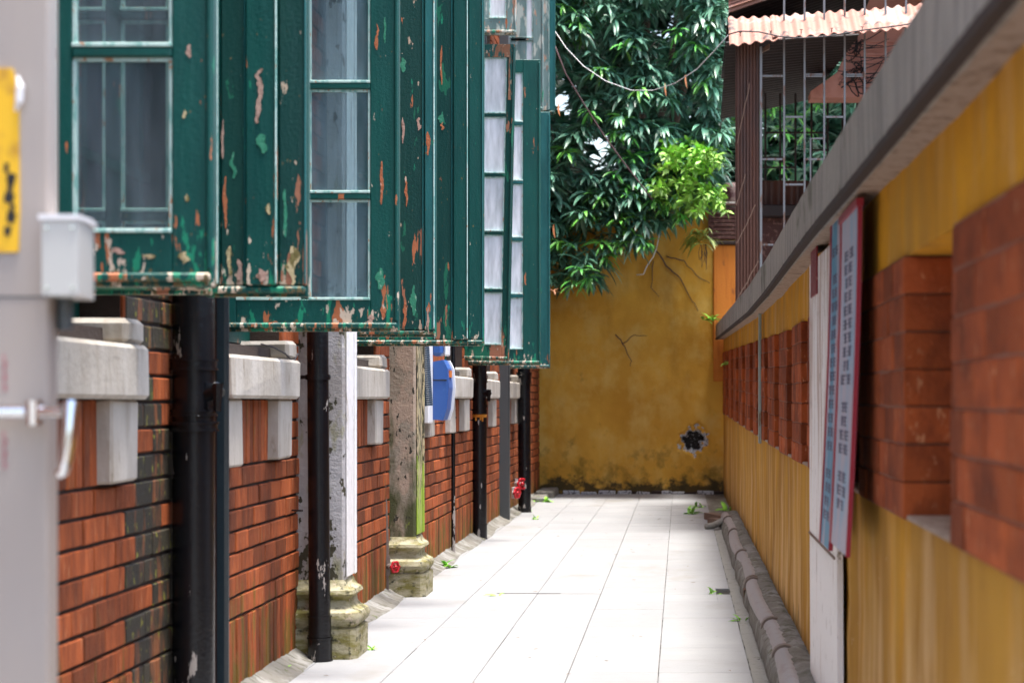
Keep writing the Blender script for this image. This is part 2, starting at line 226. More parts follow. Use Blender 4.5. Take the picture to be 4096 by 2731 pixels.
# ------------------------------------------------------------------ mesh builder
class MB:
    def __init__(s): s.v = []; s.f = []; s.mi = []
    def add(s, vs, fs, mi=0):
        o = len(s.v); s.v += [tuple(v) for v in vs]; s.f += [tuple(i + o for i in f) for f in fs]; s.mi += [mi]*len(fs)
    def box(s, x0, x1, y0, y1, z0, z1, mi=0, bev=0.0, j=0.0):
        x0, x1 = min(x0, x1), max(x0, x1); y0, y1 = min(y0, y1), max(y0, y1); z0, z1 = min(z0, z1), max(z0, z1)
        if bev <= 0:
            vs = [(x, y, z) for x in (x0, x1) for y in (y0, y1) for z in (z0, z1)]
            if j: vs = [(a + rnd.uniform(-j, j), b + rnd.uniform(-j, j), c + rnd.uniform(-j, j)) for a, b, c in vs]
            s.add(vs, [(0, 1, 3, 2), (4, 6, 7, 5), (0, 4, 5, 1), (2, 3, 7, 6), (0, 2, 6, 4), (1, 5, 7, 3)], mi); return
        b = min(bev, (x1-x0)*.45, (y1-y0)*.45, (z1-z0)*.45)
        vs = []; idx = {}
        for ix, x in enumerate((x0, x1)):
            for iy, y in enumerate((y0, y1)):
                for iz, z in enumerate((z0, z1)):
                    sx, sy, sz = (1, -1)[ix], (1, -1)[iy], (1, -1)[iz]
                    jx, jy, jz = [rnd.uniform(-j, j) if j else 0 for _ in range(3)]
                    idx[ix, iy, iz, 0] = len(vs); vs.append((x+jx, y+sy*b+jy, z+sz*b+jz))
                    idx[ix, iy, iz, 1] = len(vs); vs.append((x+sx*b+jx, y+jy, z+sz*b+jz))
                    idx[ix, iy, iz, 2] = len(vs); vs.append((x+sx*b+jx, y+sy*b+jy, z+jz))
        fs = []
        q = [(0, 0), (0, 1), (1, 1), (1, 0)]
        for i in (0, 1):
            a = [idx[i, p, r, 0] for p, r in q]; fs.append(a if i else a[::-1])
            a = [idx[p, i, r, 1] for p, r in q]; fs.append(a[::-1] if i else a)
            a = [idx[p, r, i, 2] for p, r in q]; fs.append(a if i else a[::-1])
        for p in (0, 1):
            for r in (0, 1):
                fs.append([idx[p, r, 0, 0], idx[p, r, 1, 0], idx[p, r, 1, 1], idx[p, r, 0, 1]])
                fs.append([idx[p, 0, r, 0], idx[p, 1, r, 0], idx[p, 1, r, 2], idx[p, 0, r, 2]])
                fs.append([idx[0, p, r, 1], idx[1, p, r, 1], idx[1, p, r, 2], idx[0, p, r, 2]])
                for t in (0, 1): fs.append([idx[p, r, t, 0], idx[p, r, t, 1], idx[p, r, t, 2]])
        s.add(vs, fs, mi)
    def tube(s, pts, r, n=8, mi=0, cap=True):
        pts = [Vector(p) for p in pts]; k = len(pts)
        rs = r if isinstance(r, (list, tuple)) else [r]*k
        rings = []; up = Vector((0, 0, 1))
        ref = None
        for i, p in enumerate(pts):
            t = (pts[min(i+1, k-1)] - pts[max(i-1, 0)]).normalized()
            if ref is None: ref = Vector((1, 0, 0)) if abs(t.x) < .9 else Vector((0, 1, 0))
            a = (ref - t*ref.dot(t)).normalized(); ref = a; b = t.cross(a)
            rings.append([p + (a*math.cos(2*math.pi*j/n) + b*math.sin(2*math.pi*j/n))*rs[i] for j in range(n)])
        vs = [v for rg in rings for v in rg]; fs = []
        for i in range(k-1):
            for j in range(n):
                fs.append((i*n+j, i*n+(j+1) % n, (i+1)*n+(j+1) % n, (i+1)*n+j))
        if cap: fs.append(tuple(range(n))[::-1]); fs.append(tuple((k-1)*n+j for j in range(n)))
        s.add(vs, fs, mi)
    def prism(s, poly, axis, a0, a1, mi=0):
        # poly: list of 2-D points; axis: 'x','y','z' extrusion
        def mk(p, a): return {'x': (a, p[0], p[1]), 'y': (p[0], a, p[1]), 'z': (p[0], p[1], a)}[axis]
        n = len(poly); vs = [mk(p, a0) for p in poly] + [mk(p, a1) for p in poly]
        fs = [tuple(range(n)), tuple(range(2*n-1, n-1, -1))] + [(i, n+i, n+(i+1) % n, (i+1) % n) for i in range(n)]
        s.add(vs, fs, mi)
    def build(s, name, mats, root=None, smooth=False, org=None):
        me = bpy.data.meshes.new(name)
        o0 = Vector(root.matrix_basis.translation) if (root and org is None) else (Vector(org) if org else Vector((0, 0, 0)))
        me.from_pydata([(v[0]-o0.x, v[1]-o0.y, v[2]-o0.z) for v in s.v], [], s.f)
        mats = mats if isinstance(mats, (list, tuple)) else [mats]
        for m in mats: me.materials.append(P[m])
        if len(mats) > 1: me.polygons.foreach_set('material_index', s.mi)
        me.validate(); me.update()
        import bmesh
        bm = bmesh.new(); bm.from_mesh(me); bmesh.ops.recalc_face_normals(bm, faces=bm.faces); bm.to_mesh(me); bm.free()
        if smooth: me.polygons.foreach_set('use_smooth', [True]*len(me.polygons))
        if smooth == 2:
            try: me.set_sharp_from_angle(angle=R(40))
            except Exception: pass
        ob = bpy.data.objects.new(name, me); COL.objects.link(ob)
        if root: ob.parent = root
        if org and not root: ob.location = org
        return ob

def tag(o, label=None, cat=None, group=None, kind=None):
    if label: o['label'] = label
    if cat: o['category'] = cat
    if group: o['group'] = group
    if kind: o['kind'] = kind
    return o
def empty(name, loc, label, cat, group=None):
    o = bpy.data.objects.new(name, None); o.location = loc; o.empty_display_size = .1; COL.objects.link(o)
    return tag(o, label, cat, group)
def sub(parent, mb, name, mats, label=None, smooth=False):
    """mesh under a part whose own local frame equals its root's"""
    base = parent
    while base.parent: base = base.parent
    o = mb.build(name, mats, None, smooth)
    off = base.matrix_basis.translation
    for v in o.data.vertices: v.co -= off
    o.parent = parent
    if label: o['label'] = label
    return o

# ------------------------------------------------------------------ ground
XW, YE = -1.62, 23.0
m = MB(); m.box(-60, 60, -30, 140, -.12, -.05)
tag(m.build('ground', 'earth'), 'grey ground stretching away under and beyond the alley', 'ground', kind='structure')
m = MB(); m.box(-1.7, .62, -2, YE, -.05, -.012)
tag(m.build('paving_bed', 'joint'), 'gritty joints showing between the pale paving stones', 'paving bed', kind='structure')
m = MB()
xs = [-1.60, -1.52, -1.163, -.805, -.447, -.087, .285]
for i in range(len(xs)-1):
    y = -2
    while y < YE - .02:
        y2 = min(y + .40, YE - .01)
        x0, x1 = xs[i] + .0008, xs[i+1] - .0008
        if y < 11.56 and y2 > 11.2 and i == 5:       # a small piece of this stone is missing
            m.box(x0, .205, y+.002, y2-.002, -.05, 0, bev=.002); m.box(.205, x1, y+.002, 11.2, -.05, 0, bev=.002)
            if y2 > 11.56: m.box(.205, x1, 11.56, y2-.002, -.05, 0, bev=.002)
        elif i == 3 and y < 11.25 < y2:
            m.box(x0, x1, y+.002, 11.235, -.05, 0, bev=.002); m.box(x0, x1, 11.262, y2-.002, -.05, 0, bev=.002)
        else:
            dz = rnd.uniform(-.0012, .0012)
            m.box(x0 + rnd.uniform(0, .0012), x1 - rnd.uniform(0, .0008), y + .0006, y2 - .0006, -.05, dz, bev=.002)
        y = y2
tag(m.build('pavement', 'paver'), 'pale grey paving stones covering the alley floor', 'pavement', kind='structure')
# drain slot
m = MB(); m.box(-1.035, -.675, 11.240, 11.258, -.011, .0012)
tag(m.build('drain_slot', 'black', None), 'thin black drainage slot cut across the paving', 'drain slot')
m = MB(); m.box(.207, .283, 11.205, 11.555, -.0118, -.010)  # black sheet on the hole floor, painting in its shade
tag(m.build('paver_gap_shade', 'black'), 'black sheet shading the hole where a piece of paving is missing', 'hole', kind='structure')
# screed strip between paving and right wall
def sheet(mb, fx, ys, xs, mi=0):
    n = len(xs); o = []
    for y in ys:
        for x in xs: o.append(fx(x, y))
    fs = []
    for i in range(len(ys)-1):
        for k in range(n-1): fs.append((i*n+k, i*n+k+1, (i+1)*n+k+1, (i+1)*n+k))
    mb.add(o, fs, mi)
def fr(a, b, n): return [a + (b-a)*i/n for i in range(n+1)]
m = MB()
sheet(m, lambda x, y: (x, y, -.006 + .010*mnoise.noise((x*9, y*7, 0)) + .004*mnoise.noise((x*40, y*30, 3))), fr(-2, 18.4, 400), fr(.288, .52, 14))
tag(m.build('concrete_strip', 'strip', smooth=True), 'rough pale concrete strip between paving and yellow wall', 'concrete strip', kind='structure')
m = MB()
sheet(m, lambda x, y: (x, y, -.004 + .008*mnoise.noise((x*9, y*7, 5))), fr(18.35, 22.98, 60), fr(.22, .52, 10))
tag(m.build('dirt_patch', 'screed', smooth=True), 'dark mossy dirt patch in the far right corner', 'dirt', kind='structure')
# mortar fillet along the brick building
m = MB()
def fil(x, y):
    u = (x - XW) / .26
    w = .35 + .35*mnoise.noise((3.1, y*1.1, 0))
    return (XW - .01 + (.07 + .13*w)*u, y, .005 + (.055 + .012*mnoise.noise((1, y*2, 4)))*max(0, 1-u)**1.5 + .003*mnoise.noise((x*20, y*9, 7)) - .02*(u > .98))
sheet(m, fil, fr(2, 22.2, 420), fr(XW, XW+.26, 9))
tag(m.build('mortar_fillet', 'screed', smooth=True), 'dirty mortar fillet sloping along the foot of the brick building', 'mortar kerb', kind='structure')
m = MB(); m.box(-1.60, -1.40, 22.0, 22.97, -.01, .075, bev=.012, j=.006); m.box(-1.60, -1.45, 21.2, 21.98, -.01, .045, bev=.01, j=.005)
tag(m.build('corner_step', 'screed'), 'low worn stone step in the far left corner of the alley', 'step', kind='structure')

# ------------------------------------------------------------------ brick building (left)
bld = empty('brick_building', (XW, 13, 0), 'red brick building with white sills and peeling green casements along the alley', 'building')
WIN = [(3.25, 4.35), (4.6, 5.8), (6.9, 8.1), (9.4, 10.6), (11.6, 12.8), (13.7, 14.9), (15.9, 17.1), (18.2, 19.4)]  # first opening is out of view, added to darken the near pane's reflection
ZS, ZT, BT = 1.32, 5.6, 7.0
Y0, Y1 = 1.8, 22.96
# core wall (mortar) with openings
m = MB()
m.box(XW-.28, XW-.012, Y0, Y1, -.1, ZS-.02)
prev = Y0
for a, b in WIN: m.box(XW-.28, XW-.012, prev, a, ZS-.02, ZT); prev = b
m.box(XW-.28, XW-.012, prev, Y1, ZS-.02, ZT)
m.box(XW-.28, XW-.012, Y0, Y1, ZT, BT)
m.build('wall', 'mortar', bld)
# brick facing, every brick a real block
m = MB()
def inwin(y, pad=0): return any(a-pad < y < b+pad for a, b in WIN)
def bx(y0, y1, z0, z1):
    mid = (y0+y1)/2
    mossy = (5.86 < mid < 6.5 and rnd.random() < .8) or (8.95 < mid < 9.3 and z0 > 99)
    m.box(XW-.02, XW + rnd.uniform(-.003, .002), y0+.003, y1-.003, z0+.005, z1-.005, 1 if mossy else 0, bev=.004, j=.0015)
# bottom soldier course
y = Y0
while y < Y1:
    bx(y, min(y+.066, Y1), .0, .30); y += .066
z = .30; row = 0
while z < BT - .08:
    y = Y0 - (.1 if row % 2 else 0)
    L_ = .206
    sold = z >= .85 and z < 1.1
    while y < Y1:
        a_, b_ = max(y, Y0), min(y+L_, Y1)
        y += L_
        if b_ - a_ < .02: continue
        # cut against windows
        segs = [(a_, b_)]
        if z > .84:
            zt = ZT
            for wa, wb in WIN:
                ns = []
                for sa, sb in segs:
                    if sb <= wa or sa >= wb or z >= zt: ns.append((sa, sb))
                    else:
                        if sa < wa: ns.append((sa, wa))
                        if sb > wb: ns.append((wb, sb))
                segs = ns
        for sa, sb in segs:
            if sb - sa > .015: bx(sa, sb, z, z+.079)
    z += .079; row += 1
for wa, wb in WIN:
    y = wa
    while y < wb - .01:
        bx(y, min(y+.067, wb), .853, 1.10); y += .067
m.build('brick_facing', ['brick', 'brick_moss'], bld)
# roof eave on the building
m = MB(); m.box(XW-1.4, XW+.22, Y0-.1, Y1+.1, BT, BT+.12, bev=.01); m.box(XW-1.4, XW-.28, Y0, Y1, -.1, BT-.01)
m.build('roof_slab', 'concrete', bld)
# windows
for k, (a, b) in enumerate(WIN):
    w = MB(); X0 = XW-.20
    w.box(X0, X0+.07, a, a+.05, ZS, ZT); w.box(X0, X0+.07, b-.05, b, ZS, ZT)
    w.box(X0, X0+.07, a+.05, b-.05, ZS, ZS+.06); w.box(X0-.002, X0+.075, a+.05, b-.05, 3.74, 3.82); w.box(X0, X0+.07, a+.05, b-.05, ZT-.06, ZT)
    g = w
    mid = (a+b)/2
    for zz in [ZS+.5*i for i in range(1, 5)] + [4.3, 4.8, 5.2]: g.box(X0+.01, X0+.04, a+.05, b-.05, zz, zz+.03)
    g.box(X0+.008, X0+.044, mid-.02, mid+.02, ZS+.06, ZT-.06)
    wo = w.build('window_frame', 'teal', bld)
    g = MB(); g.box(X0+.018, X0+.024, a+.05, b-.05, ZS+.06, ZT-.06); sub(wo, g, 'glass_pane', 'glass')
    g = MB(); g.box(XW-.55, XW-.5, a-.1, b+.1, ZS-.1, ZT); sub(wo, g, 'dark_room_backing', 'mortar')  # dark panel painting in the shade of the room
    # stone sill with a raised end stop and a corbel under each end
    s_ = MB(); zb = wz(910, 5.8) if k == 1 else 1.10
    s_.box(XW-.19, -1.545, a+.01, b+.005, 1.10, 1.255, bev=.012, j=.003)
    so = s_.build('window_sill', 'stone', bld)
    e = MB(); e.box(XW-.19, -1.56, b-.17, b-.002, 1.2555, 1.33, bev=.015, j=.004); sub(so, e, 'end_stop', 'stone')
    e = MB(); e.box(XW-.02, -1.575, b-.27, b-.01, .86, 1.0985, bev=.008, j=.003); sub(so, e, 'corbel', 'stone')
    if k > 0:
        e = MB(); e.box(XW-.02, -1.575, a+.02, a+.27, .86, 1.0985, bev=.008, j=.003); sub(so, e, 'corbel', 'stone')

# open casements -------------------------------------------------------------
def casement(Y, xl, xr, zb, zt, cols, label, mat='teal', glass='glass', right='', bars=None, ang=0, rail=.125, top=.1, barm=None, topmat=None):
    th = .042
    X0 = xl
    ob = MB()
    lx = lambda x: x - xl
    W = lx(xr); Hh = zt - zb
    rx = lx(cols[-1][1])
    # stiles and rails, local coordinates
    ob.box(0, lx(cols[0][0]), 0, th, 0, Hh, bev=.004)
    sm = 0
    ob.box(rx, W, 0, th, 0, Hh, bev=.004)
    ob.box(lx(cols[0][0]), rx, .001, th-.001, 0, rail, bev=.003)
    ob.box(lx(cols[0][0]), rx, .001, th-.001, Hh-top, Hh, bev=.003)
    # drip moulding on the bottom rail, raised edge beads
    ob.box(.004, W-.004, -.016, .0, .012, .034, bev=.006)
    ob.box(W-.016, W-.002, -.010, 0, 0.04, Hh-.02, bev=.004)
    G = ob
    z_bars = [b_ - zb for b_ in bars] if bars is not None else [rail + (Hh-rail-top)*i/max(1, round((Hh-rail-top)/.43)) for i in range(1, max(1, round((Hh-rail-top)/.43)))]
    for (c0, c1) in zip(cols[:-1], cols[1:]): G.box(lx(c0[1]), lx(c1[0]), .006, th-.006, rail, Hh-top, bev=.004)
    for c0, c1 in cols:
        for z_ in z_bars: G.box(lx(c0)+.0005, lx(c1)-.0005, -.004, th-.008, z_-.014, z_+.010, bev=.005, mi=1 if barm else 0)
    o = ob.build('casement', [mat, barm] if barm else [mat], None)
    o.location = (xl, Y, zb); o.rotation_euler = (0, 0, ang)
    o.parent = bld; o.location = Vector((xl, Y, zb)) - Vector(bld.location)
    o['label'] = label
    def child(mb, name, mt):
        c = mb.build(name, mt, None); c.parent = o; return c
    bd = MB(); gl = MB()
    z0 = rail; zz = []
    if bars is None:
        n = max(1, round((Hh - rail - top) / .43)); zz = [rail + (Hh-rail-top)*i/n for i in range(1, n)]
    else: zz = [b_ - zb for b_ in bars]
    ed = [rail] + zz + [Hh-top]
    for ci, (c0, c1) in enumerate(cols):
        for e0, e1 in zip(ed[:-1], ed[1:]):
            b0 = e0 + (.014 if e0 != rail else 0); b1 = e1 - (.014 if e1 != Hh-top else 0)
            gl.box(lx(c0), lx(c1), .020, .0225, b0, b1)
            # putty bead all round each pane, top light painted in as its pale colour
            bd.box(lx(c0), lx(c0)+.009, .008, .0195, b0+.009, b1-.009); bd.box(lx(c1)-.009, lx(c1), .008, .0195, b0+.009, b1-.009)
            bd.box(lx(c0)+.0002, lx(c1)-.0002, -.005, .0195, b0-.0038, b0+.007, bev=.002); bd.box(lx(c0)+.001, lx(c1)-.001, .010, .0195, b1-.009, b1)
    child(bd, 'putty_bead', 'bead'); child(gl, 'glass_pane', glass)
    for hz in (.25, Hh*.5, Hh-.3):
        hg = MB(); hg.tube([(-.006, .02, hz), (-.006, .02, hz+.09)], .008, 8); child(hg, 'hinge', 'pipe')
    if topmat:
        t = MB(); t.box(lx(cols[0][0]), W-.003, -.004, 0, Hh-top, Hh-.003, bev=.001); t.box(rx+.015, W-.018, -.003, 0, Hh-.42, Hh-top-.002, bev=.001); child(t, 'bare_wood', topmat)
    return o, child, W, Hh
def boards(Y, xl, xr, zb, zt, label, edges, mats, ang=0):
    """solid shutter leaf of moulded boards; edges in world x"""
    ob = MB(); th = .045; W = xr - xl; Hh = zt-zb
    ob.box(0, W, 0.012, th, 0, Hh, bev=.003)
    ob.box(.004, W-.004, -.014, .012, .010, .030, bev=.006)
    o = ob.build('shutter', ['teal'], None); o.parent = bld; o.rotation_euler = (0, 0, ang)
    o.location = Vector((xl, Y, zb)) - Vector(bld.location); o['label'] = label
    for i, (e0, e1, dep) in enumerate(edges):
        b_ = MB(); b_.box(e0-xl+.001, e1-xl-.001, -dep, .012, .032, Hh-.01, bev=.004)
        c = b_.build('board', mats[i % len(mats)], None); c.parent = o
        s_ = MB(); s_.box(e1-xl-.007, e1-xl-.001, -dep-.008, -dep, .036, Hh-.02, bev=.003); c2 = s_.build('bead', 'bead' if i % 2 == 0 else 'teal_light', None); c2.parent = o
    for hz in (.25, Hh*.5, Hh-.3):
        hg = MB(); hg.tube([(-.006, .02, hz), (-.006, .02, hz+.09)], .008, 8); c = hg.build('hinge', 'pipe', None); c.parent = o
    return o

zbars = [1.883+.0, 2.309, 2.735, 3.161]
zb1 = [wz(118, 4.85), wz(118, 4.85)+.43, wz(118, 4.85)+.86, wz(118, 4.85)+1.29]
casement(4.85, -1.72, -1.137, 1.372, 3.77, [(-1.665, -1.52), (-1.482, -1.238)], 'nearest open casement, large glass panes in dark green frame beside the steel door', bars=zb1, rail=.135)
casement(5.66, -1.74, wx(482, 5.66), 1.395, 3.77, [(-1.725, -1.636), (-1.592, -1.455)], 'green casement with peeling stile just behind the nearest one', mat='teal_heavy', rail=.13, glass='glass_dark', bars=[1.62, 2.19, 2.62, 3.05])
boards(5.72, wx(470, 5.72), wx(706, 5.72), 1.392, 3.78, 'green moulded shutter with a large patch of bare plaster coloured wood',
       [(wx(471, 5.72), wx(506, 5.72), .02), (wx(506, 5.72), wx(566, 5.72), .0), (wx(566, 5.72), wx(640, 5.72), .018), (wx(640, 5.72), wx(705, 5.72), .004)], ['teal', 'teal_heavy', 'teal', 'teal_heavy'])
casement(7.7, -1.75, wx(916, 7.7), 1.359, 3.75, [(wx(542, 7.7), wx(690, 7.7)), (wx(708, 7.7), wx(850, 7.7))], 'second open casement with two columns of clear panes and a chipped bottom rail', bars=zbars, glass='glass_mid')
boards(9.42, wx(740, 9.42), wx(1001, 9.42), 1.392, 3.8, 'narrow green shutter with heavily flaked edge and pale blue rim',
       [(wx(741, 9.42), wx(915, 9.42), .0), (wx(915, 9.42), wx(974, 9.42), .012), (wx(976, 9.42), wx(1000, 9.42), .022)], ['teal', 'teal_heavy', 'teal_light'])
boards(10.45, wx(815, 10.45), wx(1111, 10.45), 1.376, 3.85, 'smooth green panelled shutter with vertical grooves above the blue box',
       [(wx(816, 10.45), wx(1000, 10.45), .0), (wx(1000, 10.45), wx(1040, 10.45), .006), (wx(1042, 10.45), wx(1076, 10.45), .022), (wx(1076, 10.45), wx(1110, 10.45), .002)], ['teal', 'teal_heavy', 'teal', 'teal'])
zb5 = [1.917, 2.35, 2.786, 3.235]
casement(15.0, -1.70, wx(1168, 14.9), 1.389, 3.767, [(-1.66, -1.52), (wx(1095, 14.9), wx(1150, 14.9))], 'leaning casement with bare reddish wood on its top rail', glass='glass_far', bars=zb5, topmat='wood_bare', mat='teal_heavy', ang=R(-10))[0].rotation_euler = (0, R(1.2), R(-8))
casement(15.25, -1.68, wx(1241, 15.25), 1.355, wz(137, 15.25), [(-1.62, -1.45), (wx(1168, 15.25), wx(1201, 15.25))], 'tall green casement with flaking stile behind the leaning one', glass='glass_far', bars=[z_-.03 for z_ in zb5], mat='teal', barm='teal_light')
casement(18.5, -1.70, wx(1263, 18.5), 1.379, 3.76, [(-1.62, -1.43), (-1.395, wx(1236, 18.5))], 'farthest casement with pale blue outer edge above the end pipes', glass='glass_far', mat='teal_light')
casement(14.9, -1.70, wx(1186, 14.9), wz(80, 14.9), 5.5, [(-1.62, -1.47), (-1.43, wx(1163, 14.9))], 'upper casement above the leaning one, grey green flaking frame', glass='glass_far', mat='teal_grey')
casement(18.7, -1.70, wx(1248, 18.7), 3.80, 5.5, [(-1.62, -1.44), (wx(1165, 18.7)+.03, wx(1224, 18.7))], 'upper far casement with faded grey frame and panes painted sky-white', glass='glass_far', mat='teal_grey', bars=[4.47, 4.95])
boards(19.0, wx(1240, 19.0), wx(1275, 19.0), wz(262, 19.0), 5.5, 'bleached narrow shutter at the top beside the mango tree', [(wx(1241, 19), wx(1262, 19), .02), (wx(1262, 19), wx(1275, 19), .0)], ['teal_grey', 'teal_light'])

P['bare_pink'] = M('bare_pinkish_wood', (.42, .27, .22), .85, layers=[dict(s=(60, 60, 20), lo=.55, hi=.62, c=(.22, .13, .09))], bump=[(60, .8)])
P['bare_cream'] = M('bare_cream_wood', (.52, .42, .24), .85, layers=[dict(s=(50, 50, 20), lo=.5, hi=.58, c=(.16, .13, .04))], bump=[(60, .8)])
P['bare_rust'] = M('red_primer', (.40, .125, .05), .85, layers=[dict(s=(60, 60, 20), lo=.6, hi=.66, c=(.6, .45, .35))], bump=[(60, .8)])
P['old_green'] = M('old_bright_green_paint', (.02, .21, .12), .6, layers=[dict(s=(50, 50, 20), lo=.6, hi=.66, c=(.25, .4, .3))], bump=[(60, .6)])
def flake(px, py, w_, h_, Y, mt, seed):
    m_ = MB(); n_ = 30; cx_, cz = wx(px, Y), wz(py, Y); a_ = w_*.5*Y/F; b__ = h_*.5*Y/F; lf = []; rg = []
    for i in range(n_+1):
        u = i/n_; env = max(.06, math.sin(math.pi*u))**.45; k1 = mnoise.noise((u*3.1, seed*7.7, 0)); k2 = mnoise.noise((u*2.7, seed*5.1, 9))
        f1 = .35*mnoise.noise((u*17, seed*3.3, 1)); f2 = .35*mnoise.noise((u*15, seed*2.3, 5)); mid = .7*mnoise.noise((u*2.2, seed*1.7, 3))
        zz_ = cz - b__ + 2*b__*u
        lf.append((cx_ + a_*(mid - env*(.62+.9*k1+f1)), zz_)); rg.append((cx_ + a_*(mid + env*(.62+.9*k2+f2)), zz_ + .15*a_*k1))
        if rg[-1][0] - lf[-1][0] < a_*.12: rg[-1] = (lf[-1][0] + a_*.12, rg[-1][1])
    poly = lf + rg[::-1]
    for q in range(n_):
        m_.add([(lf[q][0], Y-.0012, lf[q][1]), (rg[q][0], Y-.0012, rg[q][1]), (rg[q+1][0], Y-.0012, rg[q+1][1]), (lf[q+1][0], Y-.0012, lf[q+1][1]),
                (lf[q][0], Y+.002, lf[q][1]), (rg[q][0], Y+.002, rg[q][1]), (rg[q+1][0], Y+.002, rg[q+1][1]), (lf[q+1][0], Y+.002, lf[q+1][1])], [(0, 1, 2, 3), (0, 3, 7, 4), (1, 5, 6, 2)])
    return m_.build('flaked_patch', mt, bld)
for i, a_ in enumerate([(435, 118, 15, 30, 4.849, 'bare_pink'), (425, 262, 11, 20, 4.849, 'bare_cream'), (430, 455, 14, 18, 4.849, 'bare_cream'), (268, 576, 34, 16, 4.849, 'bare_pink'), (345, 590, 50, 10, 4.849, 'bare_cream'), (420, 592, 34, 26, 4.849, 'bare_cream'),
        (598, 180, 26, 44, 5.700, 'bare_pink'), (596, 238, 22, 92, 5.6995, 'bare_pink'), (603, 330, 28, 44, 5.700, 'old_green'), (600, 632, 32, 30, 5.700, 'bare_pink'), (618, 480, 14, 26, 5.700, 'bare_cream'),
        (516, 465, 12, 120, 5.719, 'bare_rust'), (512, 320, 8, 90, 5.719, 'bare_pink'), (536, 380, 18, 60, 5.719, 'old_green'), (526, 600, 16, 70, 5.7185, 'bare_cream'), (548, 625, 16, 60, 5.719, 'bare_pink'), (672, 610, 30, 90, 5.7145, 'bare_cream'), (655, 490, 14, 110, 5.7145, 'old_green'),
        (866, 85, 12, 60, 7.699, 'bare_rust'), (884, 70, 7, 60, 7.699, 'old_green'), (876, 420, 11, 100, 7.699, 'bare_rust'), (872, 640, 26, 50, 7.699, 'old_green'), (880, 712, 13, 44, 7.699, 'bare_rust'), (852, 735, 26, 26, 7.699, 'bare_pink'), (630, 745, 30, 16, 7.699, 'bare_rust'),
        (925, 300, 8, 60, 9.407, 'bare_pink'), (926, 150, 16, 34, 9.407, 'old_green'), (933, 440, 8, 70, 9.407, 'bare_rust'), (930, 720, 12, 60, 9.407, 'bare_rust'), (950, 690, 18, 70, 9.4065, 'old_green'), (962, 285, 14, 30, 9.4065, 'bare_pink'), (984, 330, 10, 54, 9.397, 'bare_rust'), (984, 735, 10, 60, 9.397, 'bare_pink'),
        (1014, 150, 7, 90, 10.443, 'bare_rust'), (1014, 272, 14, 30, 10.443, 'old_green'), (1016, 290, 10, 18, 10.4425, 'bare_rust')]): flake(*a_, i+1)
# pilasters -----------------------------------------------------------------
def pilaster(y0, y1, xs_, mat, side, label):
    s_ = MB()
    s_.box(XW-.03, xs_, y0, y1, .30, BT-.02, bev=.012)
    o = s_.build('pilaster', mat, bld); o['label'] = label
    e = MB(); e.box(xs_+.0005, xs_+.009, y0+.02, y1-.04, .34, BT-.1, bev=.004); e.box(xs_+.001, xs_+.018, y1-.035, y1-.005, .34, BT-.1, bev=.006)
    sub(o, e, 'edge_moulding', side)
    # moulded base following the plan of the shaft
    prof = [(.060, 0), (.060, .125), (.045, .132), (.062, .150), (.070, .172), (.062, .196), (.040, .206), (.030, .212), (.018, .228), (.017, .250), (.030, .262), (.040, .272), (.036, .288), (.018, .296), (.010, .31), (.0, .33)]
    e = MB(); vs = []; ring = []
    for off, z_ in prof:
        jj = lambda: rnd.uniform(-.002, .002)
        ring.append([(XW-.03, y0-off, z_), (xs_+off*.55+jj(), y0-off+jj(), z_), (xs_+off+jj(), y0-off*.55+jj(), z_), (xs_+off+jj(), y1+off*.4, z_), (xs_+off*.4, y1+off+jj(), z_), (XW-.03, y1+off, z_)])
    for rg in ring: vs += rg
    n = 6; fs = []
    for i in range(len(ring)-1):
        for k in range(n-1): fs.append((i*n+k, i*n+k+1, (i+1)*n+k+1, (i+1)*n+k))
    fs.append(tuple((len(ring)-1)*n + k for k in range(n)))
    e.add(vs, fs); b_ = sub(o, e, 'moulded_base', 'carved', smooth=2)
    return o
pilaster(8.46, 8.68, -1.425, 'plaster_col', 'lit_edge', 'grey rendered pilaster with lit edge painted white and moulded base')
pilaster(11.1, 11.37, -1.475, 'plaster_moss', 'lime', 'brown mossy pilaster with lime green edge and moulded base')
m = MB(); m.tube([(-1.57, 13.05, .02), (-1.57, 13.05, 1.3)], .02, 6)

